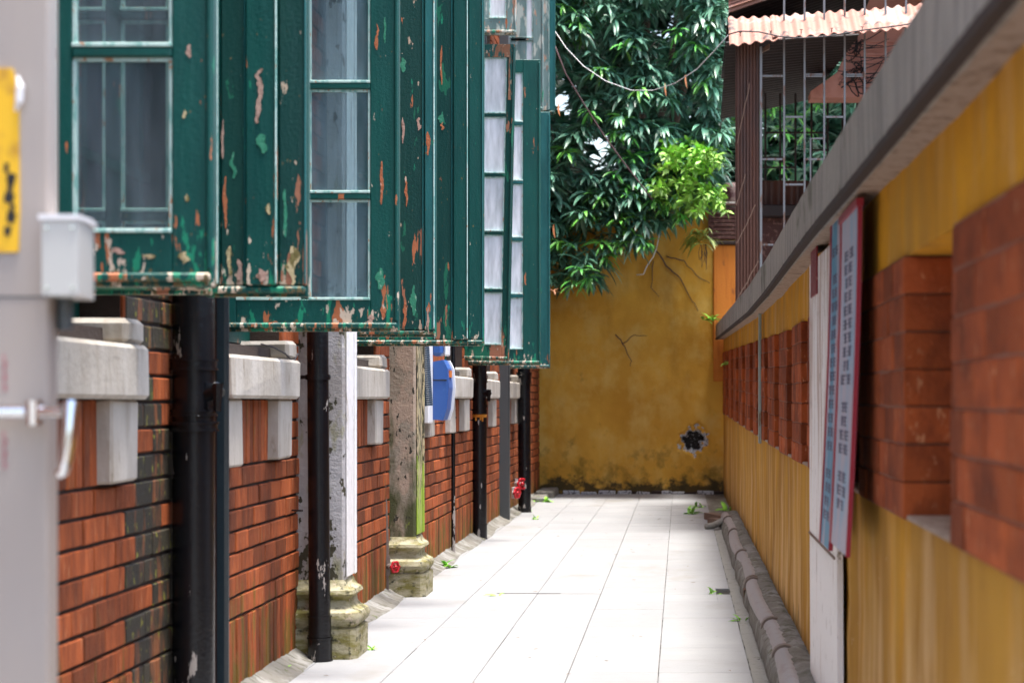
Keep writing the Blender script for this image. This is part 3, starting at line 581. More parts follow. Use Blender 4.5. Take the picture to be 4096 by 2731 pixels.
# ------------------------------------------------------------------ drain pipes
def downpipe(px, Y, r, label, z0=0.0, z1=BT-.1, lean=0, collars=(), mat='pipe', brackets=(), name='drain_pipe', group='drainpipes on the brick building', X=None, rect=False, spout=None):
    X = wx(px, Y) if X is None else X
    t = empty(name, (X, Y, z0), label, 'drainpipe', group)
    s_ = MB()
    if rect: s_.box(X-r, X+r, Y-r*.7, Y+r*.7, z0, z1, bev=.012)
    else: s_.tube([(X, Y, z0), (X-lean*.5, Y, z0+(z1-z0)*.5), (X-lean, Y, z1)], r, 24)
    s_.build('pipe', mat, t, smooth=2)
    for z_, hh, k in collars:
        c = MB(); xx = X - lean*(z_-z0)/(z1-z0)
        c.tube([(xx, Y, z_), (xx, Y, z_+.006), (xx, Y, z_+.0065), (xx, Y, z_+hh-.0065), (xx, Y, z_+hh-.006), (xx, Y, z_+hh)], [r*k*1.07, r*k*1.07, r*k, r*k, r*k*1.07, r*k*1.07], 24)
        c.build('collar', mat, t, smooth=2)
    for z_ in brackets:
        c = MB(); xx = X - lean*(z_-z0)/(z1-z0)
        c.tube([(xx, Y, z_), (xx, Y, z_+.022)], r*1.16, 20)
        c.box(xx-r-.035, xx+r+.008, Y-.012, Y+.012, z_+.003, z_+.019, bev=.003)
        c.tube([(xx-r-.03, Y-.02, z_+.011), (xx-r-.03, Y+.02, z_+.011)], .007, 6)
        c.box(min(XW-.01, xx-r-.03), xx-r, Y-.006, Y+.006, z_+.005, z_+.017)
        c.build('bracket', mat, t, smooth=2)
    if spout:
        c = MB(); z_, dx = spout
        c.tube([(X+r*.7, Y-.02, z_), (X+r+.015, Y-.035, z_+.012), (X+r+.028, Y-.045, z_)], [.03, .028, .02], 10)
        c.tube([(X+r+.02, Y-.05, z_-.055), (X+r+.022, Y-.05, z_+.035)], [.012, .018], 8)
        c.build('inspection_cap', mat, t, smooth=2)
    return t
Yp = 6.35
downpipe(445, Yp, .066, 'thickest black cast iron drainpipe, nearest the camera, with scraped lower side', collars=[(wz(850, Yp), .035, 1.09), (wz(990, Yp), .03, 1.12), (wz(955, Yp), .02, 1.05), (2.6, .09, 1.12)], spout=(wz(905, Yp), 0))
downpipe(509, 6.55, .024, 'slim dark blue square pipe right behind the thickest drainpipe', mat='pipe_teal', rect=True, name='service_pipe', group='service pipes')
Yq = 8.36
downpipe(735, Yq, .045, 'black drainpipe standing in front of the white edged pilaster', lean=.05, collars=[(.0, wz(1462, Yq)-.0, 1.13), (wz(1462, Yq)+.004, wz(1415, Yq)-wz(1462, Yq), 1.06), (2.9, .08, 1.14)], brackets=[wz(872, Yq), 2.5])
Yr = 15.6
downpipe(1101, Yr, .058, 'black drainpipe with orange rust ring beyond the blue box', collars=[(0, .12, 1.06), (wz(878, Yr), .03, 1.08), (wz(935, Yr), .02, 1.1), (wz(950, Yr), .03, 1.06)], spout=(wz(905, Yr), 0))
rp = [o for o in COL.objects if o.name.startswith('drain_pipe')][-1]
c = MB(); X = wx(1101, Yr); c.tube([(X, Yr, wz(958, Yr)), (X, Yr, wz(951, Yr))], .0595, 20)
for dx in (-.02, .015, .03): c.box(X+dx-.006, X+dx+.006, Yr-.0605, Yr-.05, wz(966, Yr)+rnd.uniform(-.01, .01), wz(956, Yr))
c.build('rust_ring', 'rust', rp)
downpipe(1157, 17.9, .055, 'plain grey square duct standing between two black drainpipes', mat='pipe_grey', rect=True, name='service_duct', group='service pipes')
Ys = 19.3
downpipe(1205, Ys, .062, 'farthest black drainpipe, beside the red valves', collars=[(0, .05, 1.05), (wz(880, Ys), .09, 1.1), (wz(862, Ys), .03, 1.2)], lean=.03)
t = downpipe(1041, 13.97, .0145, 'thin black pipe in front of the blue box', z1=3.5, brackets=[wz(962, 13.97)], name='service_pipe', group='service pipes', mat='pipe')
downpipe(1187, 20.2, .03, 'white plastic pipe between the far drainpipes', mat='white_pvc', name='water_pipe', group='service pipes', z1=2.5)

# valve pipe (grey plastic) by the mossy pilaster
def wheel(mb, c, axis, r):
    # handwheel with scalloped rim and spokes, facing -y mostly
    c = Vector(c); ax = Vector(axis).normalized(); u = ax.cross(Vector((0, 0, 1))).normalized(); v = ax.cross(u)
    pts = []
    for i in range(37):
        a = 2*math.pi*i/36; rr = r*(1 + .09*math.cos(6*a)); pts.append(c + (u*math.cos(a)+v*math.sin(a))*rr)
    mb.tube(pts, r*.24, 7, cap=False)
    for i in range(3):
        a = math.pi*i/3; d = u*math.cos(a)+v*math.sin(a); mb.tube([c - d*r, c + d*r], r*.16, 6)
    mb.tube([c - ax*r*.35, c + ax*r*.35], r*.33, 8)
def valve(loc, label, stem_len=.045, r=.026, axis=(.75, -.6, 0), mat='pvc_grey', stand=None, grp='red handwheel valves'):
    t = empty('valve_tap', loc, label, 'valve', grp)
    ax = Vector(axis).normalized(); c = Vector(loc)
    b_ = MB(); b_.tube([c, c+ax*stem_len*.5, c+ax*stem_len*.55, c+ax*stem_len], [r*.62, r*.62, r*.4, r*.3], 12)
    b_.tube([c+Vector((0, 0, -.05)), c+Vector((0, 0, .05))], min(r*.75, .022), 12)
    b_.build('valve_body', mat, t, smooth=2)
    w = MB(); wheel(w, c+ax*(stem_len+.006), ax, r); w.build('handwheel', 'red', t, smooth=True)
    return t
Yv = 11.0
X = wx(888, Yv)
t = empty('water_pipe', (X, Yv, 0), 'thin grey plastic riser pipe beside the mossy pilaster', 'water pipe', 'service pipes')
b_ = MB(); b_.tube([(X, Yv, 0), (X, Yv, wz(1320, Yv)), (X+.0, Yv, wz(1240, Yv)), (wx(876, Yv), Yv, wz(980, Yv)), (wx(873, Yv), Yv+.02, wz(900, Yv))], .0125, 12); b_.build('pipe', 'pvc_grey', t, smooth=2)
b_ = MB(); b_.tube([(X, Yv, wz(1275, Yv)), (X, Yv, wz(1290, Yv))], .018, 12); b_.build('coupling', 'pvc_grey', t, smooth=2)
valve((X, Yv, wz(1300, Yv)), 'red handwheel valve on the grey riser by the mossy pilaster base', stem_len=.062, r=.028)
valve(at(1180, 1131, 18.2), 'lower red handwheel valve half hidden by the grey duct', stem_len=.03, r=.045, mat='white_pvc', axis=(.9, -.5, 0))
valve(at(1187, 1110, 19.3), 'upper red handwheel valve in front of the farthest drainpipe', stem_len=.085, r=.047, mat='white_pvc', axis=(.62, -.78, 0))

# blue box with a white back plate, its twin above, ribbed hose
Yb = 12.3
t = empty('meter_box', at(1010, 965, Yb), 'blue plastic box with bulging front and white rim, fixed under the green shutter', 'meter box', 'blue boxes')
poly = [(wx(987, Yb), wz(832, Yb)), (wx(1018, Yb), wz(826, Yb)), (wx(1028, Yb), wz(846, Yb)), (wx(1031, Yb), wz(890, Yb)), (wx(1026, Yb), wz(940, Yb)), (wx(1018, Yb), wz(965, Yb)), (wx(988, Yb), wz(963, Yb))]
b_ = MB(); b_.prism(poly, 'y', Yb, Yb+.22); b_.build('cover', 'blue', t)
poly2 = [(p[0]+.012, p[1]+(.006 if p[1] > 1 else 0)) for p in poly]
b_ = MB(); b_.prism([(wx(985, Yb), wz(829, Yb))]+[(p[0]+.014, p[1]) for p in poly[1:6]]+[(wx(986, Yb), wz(960, Yb))], 'y', Yb+.2205, Yb+.26); b_.build('back_rim', 'white_plastic', t)
b_ = MB(); b_.box(wx(991, Yb), wx(1026, Yb), Yb-.004, Yb, wz(874, Yb), wz(871.5, Yb)); b_.build('seam', 'black', t)
b_ = MB()
for i in range(5): b_.box(wx(992, Yb), wx(995, Yb), Yb-.008, Yb, wz(843+i*6, Yb)-.010, wz(843+i*6, Yb))
b_.build('vent_slots', 'black', t)
b_ = MB(); b_.box(wx(1029, Yb), wx(1031.5, Yb), Yb+.05, Yb+.16, wz(866, Yb), wz(850, Yb)); b_.build('orange_sticker', 'orange', t)
t = empty('meter_box', at(1008, 822, Yb+.6), 'upper blue box, only its bottom showing under the green shutter', 'meter box', 'blue boxes')
b_ = MB(); Yc = Yb+.5; b_.box(wx(989, Yc), wx(1017, Yc), Yc, Yc+.2, wz(817, Yc), wz(640, Yc), bev=.02); b_.build('cover', 'blue', t)
b_ = MB(); b_.box(wx(1017.5, Yc), wx(1026, Yc), Yc+.03, Yc+.2, wz(817, Yc), wz(640, Yc), bev=.01); b_.build('back_rim', 'white_plastic', t)
m = MB(); pts = []; rs = []
for i in range(120):
    u = i/119; p = at(967 + 15*u**1.3, 640 + 292*u, 11.9); pts.append(p); rs.append(.030 + (.0045 if i % 2 else 0))
m.tube(pts, rs, 12)
tag(m.build('ribbed_hose', 'blue_dark', None, smooth=False), 'dark blue ribbed plastic hose hanging beside the mossy pilaster', 'hose')
m = MB(); m.box(wx(971, 12.1), wx(985, 12.1), 12.1, 12.3, wz(972, 12.1), wz(780, 12.1), bev=.006)
tag(m.build('cable_cover', 'white_plastic'), 'white vertical cover strip behind the ribbed hose', 'cover strip')
# small wall hook & wire over second sill
m = MB(); m.tube([at(660, 1171, 8.3), at(695, 1172, 8.28)], .004, 6)
tag(m.build('wall_hook', 'pipe'), 'small black nail sticking out of the brick corner', 'nail')
m = MB(); m.tube([at(600, 790, 7.6), at(628, 797, 7.75), at(655, 812, 7.9), at(674, 831, 8.02), at(679, 822, 8.06), at(684, 812, 8.08)], .0035, 6)
tag(m.build('loose_wire', 'cable_b', smooth=True), 'black wire draped over the end of the second sill', 'wire')

# ------------------------------------------------------------------ steel door, bottom left
Yd = 2.9
t = empty('steel_door', (-1.3, Yd, 0), 'beige grey steel door standing open at the left edge, with chrome lever', 'door')
xe = wx(112, Yd)
b_ = MB(); b_.box(XW+.01, xe, Yd, Yd+.045, .01, 2.1, bev=.004); b_.build('door_leaf', 'door', t)
b_ = MB()
xa, xb_, xc, xd = wx(96, Yd-.05), wx(180, Yd-.05), wx(206, Yd+.03), wx(216, Yd+.10)
b_.prism([(xa, Yd-.05), (xb_, Yd-.05), (xc, Yd+.03), (xd, Yd+.10), (xa, Yd+.10)], 'z', wz(682, Yd), wz(512, Yd))
o = b_.build('lock_case', 'door_box', t)
b_ = MB(); b_.prism([(xa-.004, Yd-.054), (xb_+.002, Yd-.054), (xc+.004, Yd+.03), (xd+.004, Yd+.10), (xa-.004, Yd+.10)], 'z', wz(512, Yd)+.0005, wz(500, Yd)); b_.build('lock_case_highlight', 'white_plastic', t)  # white top plate painting in the highlight on the case
b_ = MB(); b_.tube([(wx(130, Yd), Yd+.04, wz(682, Yd)-.0005), (wx(130, Yd), Yd+.04, wz(755, Yd))], .012, 12); b_.build('bolt_rod', 'pipe_grey', t, smooth=2)
b_ = MB(); b_.tube([(-1.5, Yd-.03, wz(945, Yd)), (xe-.01, Yd-.03, wz(945, Yd))], .010, 12)
b_.tube([(xe-.012, Yd-.032, wz(975, Yd)), (xe-.012, Yd-.032, wz(920, Yd))], [.012, .014], 12); b_.build('push_bar', 'chrome', t, smooth=2)
b_ = MB(); b_.tube([(xe-.012, Yd-.032, wz(945, Yd)), (wx(165, Yd), Yd-.04, wz(945, Yd))], [.009, .008], 12)
b_.tube([at(165, 925, Yd-.04), at(164, 950, Yd-.045), at(160, 1000, Yd-.05), at(152, 1055, Yd-.05), at(143, 1082, Yd-.05), at(134, 1086, Yd-.048)], [.013, .012, .0105, .0095, .009, .008], 12); b_.build('lever_handle', 'chrome', t, smooth=2)
for zz_ in (wz(530, Yd), wz(665, Yd)):
    for xx_ in (xa+.008, xb_-.008):
        b_ = MB(); b_.tube([(xx_, Yd-.0505, zz_), (xx_, Yd-.0535, zz_)], .0028, 8); b_.build('screw', 'chrome', t)
b_ = MB(); b_.box(XW+.02, xe-.004, Yd-.0012, Yd-.0002, wz(684, Yd), wz(680, Yd)); b_.build('panel_seam', 'pipe_grey', t)
b_ = MB(); zs0, zs1 = wz(585, Yd), wz(158, Yd)
b_.prism([(-1.13, zs0), (wx(44, Yd), zs0+.004), (wx(47, Yd), zs0+.06), (wx(44, Yd), zs1-.03), (wx(30, Yd), zs1), (-1.13, zs1+.002)], 'y', Yd-.004, Yd-.0005); so = b_.build('warning_sign', 'sign_yellow', t)
b_ = MB(); rz = random.Random(3)
for (pz, w_, h_) in [(410, 16, 12), (432, 10, 18), (455, 18, 12), (480, 8, 16), (500, 16, 14), (385, 8, 10), (530, 12, 9)]:
    cx_ = wx(30 - rz.uniform(0, 14), Yd); cz = wz(pz, Yd); a_ = rz.uniform(-.5, .5)
    b_.prism([(cx_-.006*w_/16, cz-.006), (cx_+.005*w_/16, cz-.009), (cx_+.009*w_/16, cz+.005), (cx_-.004*w_/16, cz+.010*h_/14)], 'y', Yd-.0055, Yd-.0041)
for k in range(6):
    cx_ = wx(-30-k*14, Yd); b_.box(cx_, cx_+.004, Yd-.0055, Yd-.0041, zs0+.05, zs0+.2)
sub(so, b_, 'printed_marks', 'black')
b_ = MB(); b_.tube([at(40, 175, Yd-.01), at(46, 200, Yd-.012), at(44, 232, Yd-.012), at(36, 255, Yd-.006)], [.002, .006, .006, .002], 8); b_.build('peeling_tape', 'white_plastic', t)
b_ = MB()
for y_ in (835, 862, 888, 1012, 1040, 1066):
    for dx, dz, w_, h_ in ((0, 0, .007, .0025), (.001, .005, .0025, .009), (.0045, -.004, .002, .007), (0, -.006, .006, .002)):
        x_ = wx(6, Yd)+dx; z_ = wz(y_, Yd)+dz; b_.box(x_, x_+w_, Yd-.0012, Yd-.0003, z_, z_+h_)
b_.build('red_lettering', 'pink_ink', t)
m = MB(); m.box(XW-.02, XW+.012, 2.62, 2.98, 0, 2.2, bev=.004)
tag(m.build('door_frame', 'door'), 'beige steel frame the open door hangs from', 'door frame')

# ------------------------------------------------------------------ yellow wall (right)
XR = .5
rw = empty('yellow_wall', (XR, 12, 0), 'yellow rendered garden wall with brick openings and concrete coping on the right', 'wall')
def ss(a, b, t_): u = min(1, max(0, (t_-a)/(b-a))); return u
def dzc(Y): return .17*ss(12, 22.9, Y) + .010*math.exp(-((Y-6.4)/1.5)**2) - .006*math.exp(-((Y-9.8)/1.2)**2)
def zlo(Y): return .835 + .10*ss(9, 22.9, Y)
def zhi(Y): return 1.412 + .22*ss(9, 22.9, Y)
YR0, YR1 = 1.2, 22.92
def wallsheet(mb, z0f, z1f, ya, yb, x, xb, n=120, nz=8, mi=0):
    ys = fr(ya, yb, n); vs = []
    for y in ys:
        for k in range(nz+1):
            z_ = z0f(y) + (z1f(y)-z0f(y))*k/nz
            vs.append((x + .006*mnoise.noise((y*1.3, z_*3, 2)) + (.003*mnoise.noise((y*9, z_*9, 5))), y, z_))
    fs = [(i*(nz+1)+k, i*(nz+1)+k+1, (i+1)*(nz+1)+k+1, (i+1)*(nz+1)+k) for i in range(n) for k in range(nz)]
    mb.add(vs, fs, mi)
    for i in range(n):   # top and bottom returns
        y, y2 = ys[i], ys[i+1]
        for zf, kk in ((z0f, 0), (z1f, nz)):
            a_ = vs[i*(nz+1)+kk]; b2 = vs[(i+1)*(nz+1)+kk]
            mb.add([a_, b2, (xb, y2, zf(y2)), (xb, y, zf(y))], [(0, 1, 2, 3)], mi)
m = MB()
wallsheet(m, lambda y: -.05, zlo, YR0, YR1, XR, .74)
wallsheet(m, zhi, lambda y: 1.612+dzc(y), YR0, YR1, XR, .74)
m.box(.62, .74, YR0, YR1, -.05, 1.43); m.box(.70, .745, YR0, YR1, -.05, 1.6)
m.box(.505, .74, YR1-.02, YR1+.004, -.05, 1.78)
m.build('render', 'ochre', rw, smooth=2)
PIERS = [(1.3, 2.55), (2.75, 3.58), (4.33, 5.42), (6.0, 7.62), (8.02, 8.70), (9.11, 9.84), (10.3, 11.1), (11.55, 12.2), (12.75, 13.3), (13.95, 14.95), (15.6, 16.6), (17.3, 18.3), (19.0, 20.2), (20.9, 22.7)]
for i, (a, b) in enumerate(PIERS):
    m = MB(); z = None
    nc = 7
    for r_ in range(nc):
        y = a - (.11 if r_ % 2 else 0)
        while y < b-.005:
            ya, yb = max(a, y), min(b, y+.22); y += .22
            if yb-ya < .03: continue
            mid = (ya+yb)/2; z0 = zlo(mid)+.001; hh = (zhi(mid)-z0-.002)/nc
            m.box(.487+rnd.uniform(-.002, .002), .615, ya+.0015, yb-.0015, z0+r_*hh+.002, z0+(r_+1)*hh-.002, bev=.003, j=.0012)
    m.box(.490, .60, a+.01, b-.01, zlo(a)+.001, min(zhi(a), zhi(b))-.001, 1)
    m.build('brick_pier', ['brick_wall', 'mortar_red'], rw)
    if i < len(PIERS)-1 and i > 0:
        c = MB(); b2 = PIERS[i+1][0]; c.box(.492, .615, b+.004, b2-.004, zlo(b)+.001, zlo(b)+.012, bev=.003); c.build('opening_ledge', 'soffit', rw)
# coping
m = MB(); prof = [(.412, 0), (.412, .165), (.43, .178), (.60, .195), (.78, .185), (.78, 0), (.502, 0), (.440, .0)]
ys = fr(YR0, YR1+.02, 260); vs = []
for y in ys:
    for k, (x, z_) in enumerate(prof):
        jn = .004*mnoise.noise((k*3.3, y*7, 1)) + .003*mnoise.noise((k*7, y*23, 9)) + .006*mnoise.noise((k, y*.8, 2))
        vs.append((x + (jn if k < 5 else 0), y, 1.61 + dzc(y) + z_ + jn*.9))
n = len(prof); fs = []; mi = []
for i in range(len(ys)-1):
    for k in range(n):
        fs.append((i*n+k, i*n+(k+1) % n, (i+1)*n+(k+1) % n, (i+1)*n+k))
m.add(vs, fs); m.mi = [1 if (f % n) in (6, 5) else 0 for f in range(len(fs))]
m.add([vs[k] for k in range(n)], [tuple(range(n))]); m.add([vs[-n+k] for k in range(n)], [tuple(range(n))[::-1]])
m.build('coping', ['concrete', 'soffit'], rw, smooth=2)
# drip groove shadow line: its shade painted as a thin dark strip
m = MB()
for i in range(len(ys)-1):
    y, y2 = ys[i], ys[i+1]; m.add([(.408, y, 1.606+dzc(y)), (.430, y, 1.606+dzc(y)), (.430, y2, 1.606+dzc(y2)), (.408, y2, 1.606+dzc(y2)), (.405+.003*mnoise.noise((y*9, 1, 1)), y, 1.622+dzc(y)), (.405+.003*mnoise.noise((y2*9, 1, 1)), y2, 1.622+dzc(y2))], [(0, 1, 2, 3), (0, 3, 5, 4)])
m.build('drip_shadow_strip', 'mortar', rw)
# conduit
Yc = 11.95
m = MB(); m.box(XR-.03, XR-.012, Yc-.03, Yc+.03, wz(1018, Yc), wz(708, Yc), bev=.004)
P['conduit'] = M('pale_grey_green_strip', (.30, .36, .33), .6, layers=[dict(s=(30, 30, 5), lo=.55, hi=.62, c=(.2, .15, .1))])
tag(m.build('conduit', 'conduit'), 'grey green flat conduit strip running down the yellow wall between brick openings', 'conduit')
# whitewashed board standing against the wall
t = empty('whitewashed_board', (.47, 6.7, 0), 'tall worn whitewashed board leaning on the yellow wall behind the notice boards', 'board')
m = MB(); m.prism([(5.9, -.01), (7.15, -.01), (7.2, .8), (7.2, 1.58), (6.1, 1.58), (5.95, .8)], 'x', .468, .486); m.build('board', 'board_white', t)
m = MB(); m.box(.462, .4675, 6.75, 7.05, wz(680, 6.9), wz(572, 6.9), bev=.002); po = m.build('red_plaque', 'plaque_red', t)
m = MB(); m.box(.4635, .4678, 6.0, 7.19, .615, .622); m.build('joint_line', 'timber', t)
# two notice boards
def notice(ya, yb, xt, xb2, zt, zb_, label, face, tilt):
    t = empty('notice_board', (xt, (ya+yb)/2, zb_), label, 'notice board', 'red framed notice boards')
    n_ = 12
    def X_(u): return xt + (xb2-xt)*u**1.6
    fm = MB(); fa = MB(); tx = fa
    for i in range(n_):
        u0, u1 = i/n_, (i+1)/n_; za, zb2 = zt+(zb_-zt)*u0, zt+(zb_-zt)*u1
        def slab(mb, y0, y1, d0, d1):
            mb.add([(X_(u0)+d0, y0, za), (X_(u0)+d0, y1, za), (X_(u1)+d0, y1, zb2), (X_(u1)+d0, y0, zb2), (X_(u0)+d1, y0, za), (X_(u0)+d1, y1, za), (X_(u1)+d1, y1, zb2), (X_(u1)+d1, y0, zb2)],
                   [(0, 1, 2, 3), (4, 7, 6, 5), (0, 4, 5, 1), (1, 5, 6, 2), (2, 6, 7, 3), (3, 7, 4, 0)])
        slab(fm, ya, ya+.006, -.009, .003); slab(fm, yb-.045, yb, -.009, .003)
        slab(fa, ya+.0065, yb-.0455, -.006, .004)
        for r_ in range(2):
            uu = (i+.5*r_)/n_+.02; z_ = zt+(zb_-zt)*uu
            if .10 < uu < .93 and rnd.random() < .85:
                w_ = rnd.uniform(.09, .16)*(yb-ya)/.56; yc = (ya+yb)/2 + rnd.uniform(-.01, .01)
                for g0 in (yc-w_, yc+.006):
                    gw = w_*.85
                    for q in range(3): tx.box(X_(uu)-.0078, X_(uu)-.0062, g0+rnd.uniform(0, .2)*gw, g0+gw*rnd.uniform(.7, 1), z_-.024+q*.010, z_-.0195+q*.010, 1)
                    for q in range(2): yy = g0+gw*rnd.uniform(.2, .8); tx.box(X_(uu)-.0080, X_(uu)-.0064, yy, yy+gw*.14, z_-.025, z_+.002, 1)
    fm.box(xt-.012, xt+.006, ya, yb, zt+.0005, zt+.02); 
    fo = fm.build('frame', 'frame_red', t); fa.build('panel', [face, 'board_text'], t)
    return t
notice(5.62, 6.02, .462, .428, wz(522, 6.3), wz(1232, 6.2), 'farther red framed notice board with blue panel, curling off the wall', 'board_blue', 0)
notice(4.97, 5.53, .452, .422, wz(500, 5.3), wz(1250, 5.4), 'nearer red framed notice board with rows of grey lettering on lilac panel', 'board_pale', 0)

# drain pipe along the foot of the wall, bedded in mortar
m = MB()
def bed(x, y):
    u = (x-.345)/(.155); h_ = .040+.075*math.sin(math.pi*min(1, max(0, u*.62+.1)))**1.2 + .04*max(0, u-.5)
    h_ *= (0.2 if u < .05 else 1)
    return (x + .012*mnoise.noise((0, y*2, 3))*(u < .9), y, -.012*(u < .02) + h_ + .010*mnoise.noise((x*22, y*16, 2)) + .006*mnoise.noise((x*60, y*40, 2)))
sheet(m, bed, fr(2, 17.4, 700), fr(.345, .505, 14))
tag(m.build('mortar_bed', 'screed', smooth=True), 'rough grey mortar bedding along the foot of the yellow wall', 'mortar bed', kind='structure')
t = empty('ground_pipe', (.42, 10, 0), 'lilac grey waste pipe half buried in mortar along the foot of the yellow wall', 'waste pipe')
m = MB(); pts = [(.405 + .012*math.sin(y*1.7), y, .075) for y in fr(3, 17.3, 120)]; m.tube(pts, .042, 16); m.build('pipe', 'duct', t, smooth=True)
for y in (7.9, 8.9, 10.9, 11.0, 12.9, 15.0, 16.6):
    m = MB(); x = .405 + .012*math.sin(y*1.7); m.tube([(x, y-.02, .075), (x, y-.019, .075), (x, y+.04, .075), (x, y+.041, .075)], [.040, .052, .052, .040], 16); m.build('pipe_joint', 'pvc_grey', t, smooth=2)
m = MB(); m.tube([(.40, 17.2, .06), (.35, 16.95, .05), (.28, 16.8, .03), (.22, 16.75, .025)], [.036, .03, .028, .026], 12); m.build('branch', 'strip', t, smooth=True)
m = MB(); m.box(.345, .392, 10.72, 10.86, -.005, .07, bev=.006, j=.003)
tag(m.build('stone_block', 'brick_moss'), 'small dark mossy block beside the buried waste pipe', 'block')
for i, (a_, b2, lb) in enumerate([((1628, 1188, 18.2), (1672, 1200, 17.6), 'upper brown timber offcut lying at the end of the waste pipe'), ((1636, 1200, 17.4), (1672, 1214, 17.0), 'lower mossy timber offcut lying at the end of the waste pipe')]):
    p, q = at(*a_), at(*b2); p.z = q.z = .03
    m = MB(); d = (q-p); n_ = Vector((-d.y, d.x, 0)).normalized()*.045; up = Vector((0, 0, .03))
    m.add([p-n_-up, p+n_-up, q+n_-up, q-n_-up, p-n_+up, p+n_+up, q+n_+up, q-n_+up], [(0, 3, 2, 1), (4, 5, 6, 7), (0, 1, 5, 4), (1, 2, 6, 5), (2, 3, 7, 6), (3, 0, 4, 7)])
    tag(m.build('timber_offcut', 'timber'), lb, 'timber', 'timber offcuts')

# ------------------------------------------------------------------ end wall
ew = empty('end_wall', (-.6, YE, 0), 'mottled ochre end wall closing the alley, with a broken hole near its foot', 'wall')
hx, hz_ = wx(1592, YE), wz(1012, YE)
m = MB(); cs = .0125
X0, X1, Z1 = -2.6, .66, 3.28
def inh(x, z):
    d = math.hypot((x-hx)/.155, (z-hz_-(x-hx)*.2)/.15) + .55*mnoise.noise((x*14, z*14, 3))
    return d
nx = int((X1-X0)/cs); nzz = int(Z1/cs)
V = {}; 
def gv(i, k):
    if (i, k) not in V:
        x = X0+i*cs; z = k*cs; d = inh(x, z)
        dep = 0
        if d < 1.15: dep = .012
        if d < .72: dep = .10
        V[i, k] = len(m.v); m.v.append((x, YE + .008*mnoise.noise((x*1.5, z*1.5, 1)) + .003*mnoise.noise((x*8, z*8, 1)) + dep, z))
    return V[i, k]
for i in range(nx):
    for k in range(nzz):
        d = inh(X0+(i+.5)*cs, (k+.5)*cs)
        m.f.append((gv(i, k), gv(i+1, k), gv(i+1, k+1), gv(i, k+1))); m.mi.append(2 if d < .68 else (1 if d < 1.12 + .0 and (d < .95 or mnoise.noise((i*.17, k*.17, 4)) > 0) else 0))
m.box(X0, X1, YE+.14, YE+.25, -.1, Z1)
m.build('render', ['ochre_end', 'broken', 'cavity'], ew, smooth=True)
m = MB(); m.box(X0, X1, YE-.03, YE+.28, Z1+.0005, Z1+.09, bev=.015, j=.0); m.build('coping', 'concrete', ew)
m = MB()
x = -1.35
while x < .45:
    w_ = rnd.uniform(.05, .2); m.box(x, x+w_, YE-.028-rnd.uniform(0, .012), YE+.03, -.01, .02+rnd.uniform(0, .022), bev=.006, j=.005, mi=0 if rnd.random() < .7 else 1); x += w_+rnd.uniform(-.01, .03)
m.build('broken_skirting', ['broken', 'mortar'], ew)
# cracks in the wall, drawn as thin dark raised tubes
def root(pts, r, lb):
    m = MB(); p2 = []
    for i in range(len(pts)-1):
        a_, b2 = Vector((pts[i][0], pts[i][1], 0)), Vector((pts[i+1][0], pts[i+1][1], 0))
        for s_ in range(4): 
            q = a_.lerp(b2, s_/4); p2.append(at(q.x+rnd.uniform(-2, 2), q.y+rnd.uniform(-2, 2), YE-.012))
    m.tube(p2, [r*(1-.7*i/len(p2)) for i in range(len(p2))], 5)
    return tag(m.build('wall_crack', 'rope', smooth=True), lb, 'vine', 'cracks on the end wall')
root([(1415, 770), (1436, 795), (1450, 830), (1446, 845)], .007, 'short crack low on the ochre wall, left of centre')
root([(1432, 790), (1455, 770), (1500, 772)], .005, 'thin crack running sideways from the short one')
root([(1498, 560), (1530, 610), (1560, 640), (1590, 690), (1610, 720)], .009, 'long crack crossing the ochre wall under the foliage')
root([(1530, 590), (1570, 600), (1610, 640), (1640, 655)], .007, 'crack climbing toward the orange pillar')
root([(1500, 600), (1495, 660), (1520, 690)], .006, 'forked crack below the hanging wire')

# orange pillar, planter, pot
t = empty('orange_pillar', (.55, 23.1, 0), 'orange painted gate pillar beyond the end of the yellow wall', 'pillar')
Yo = 22.97
m = MB(); m.box(wx(1638, Yo), .95, Yo, Yo+.5, 1.3, wz(562, Yo), bev=.012); m.build('shaft', 'orange_wall', t)
m = MB(); m.box(wx(1632, Yo), .98, Yo-.03, Yo+.53, wz(562, Yo)+.0005, wz(553, Yo), bev=.01); m.build('cap', 'mortar', t)
t = empty('slatted_planter', at(1660, 553, Yo), 'dark red slatted planter box standing on the orange pillar', 'planter')
m = MB(); xa, xb_ = wx(1627, Yo), .70; z0, z1 = wz(551, Yo), wz(468, Yo)
for i in range(8):
    zz = z0+.01+(z1-z0-.04)*i/8; m.box(xa+.01, xb_-.01, Yo-.02+rnd.uniform(0, .006), Yo, zz, zz+.035, bev=.004)
m.box(xa+.015, xb_-.015, Yo+.001, Yo+.36, z0+.005, z1-.02); m.build('slats', 'wicker', t)
m = MB(); m.box(xa-.01, xb_, Yo-.035, Yo+.37, z1-.018, z1, bev=.004); m.box(xa, xa+.022, Yo-.03, Yo-.001, z0, z1-.019); m.build('rim', 'wicker', t)
t = empty('clay_pot', at(1680, 466, Yo+.1), 'chalky terracotta pot standing on the slatted planter', 'pot')
m = MB(); c = at(1681, 468, Yo+.12); m.tube([c, c+Vector((0, 0, .05)), c+Vector((0, 0, .14)), c+Vector((0, 0, .20)), c+Vector((0, 0, .235)), c+Vector((0, 0, .24))], [.05, .075, .095, .10, .085, .06], 20); m.build('pot_body', 'pot', t, smooth=True)

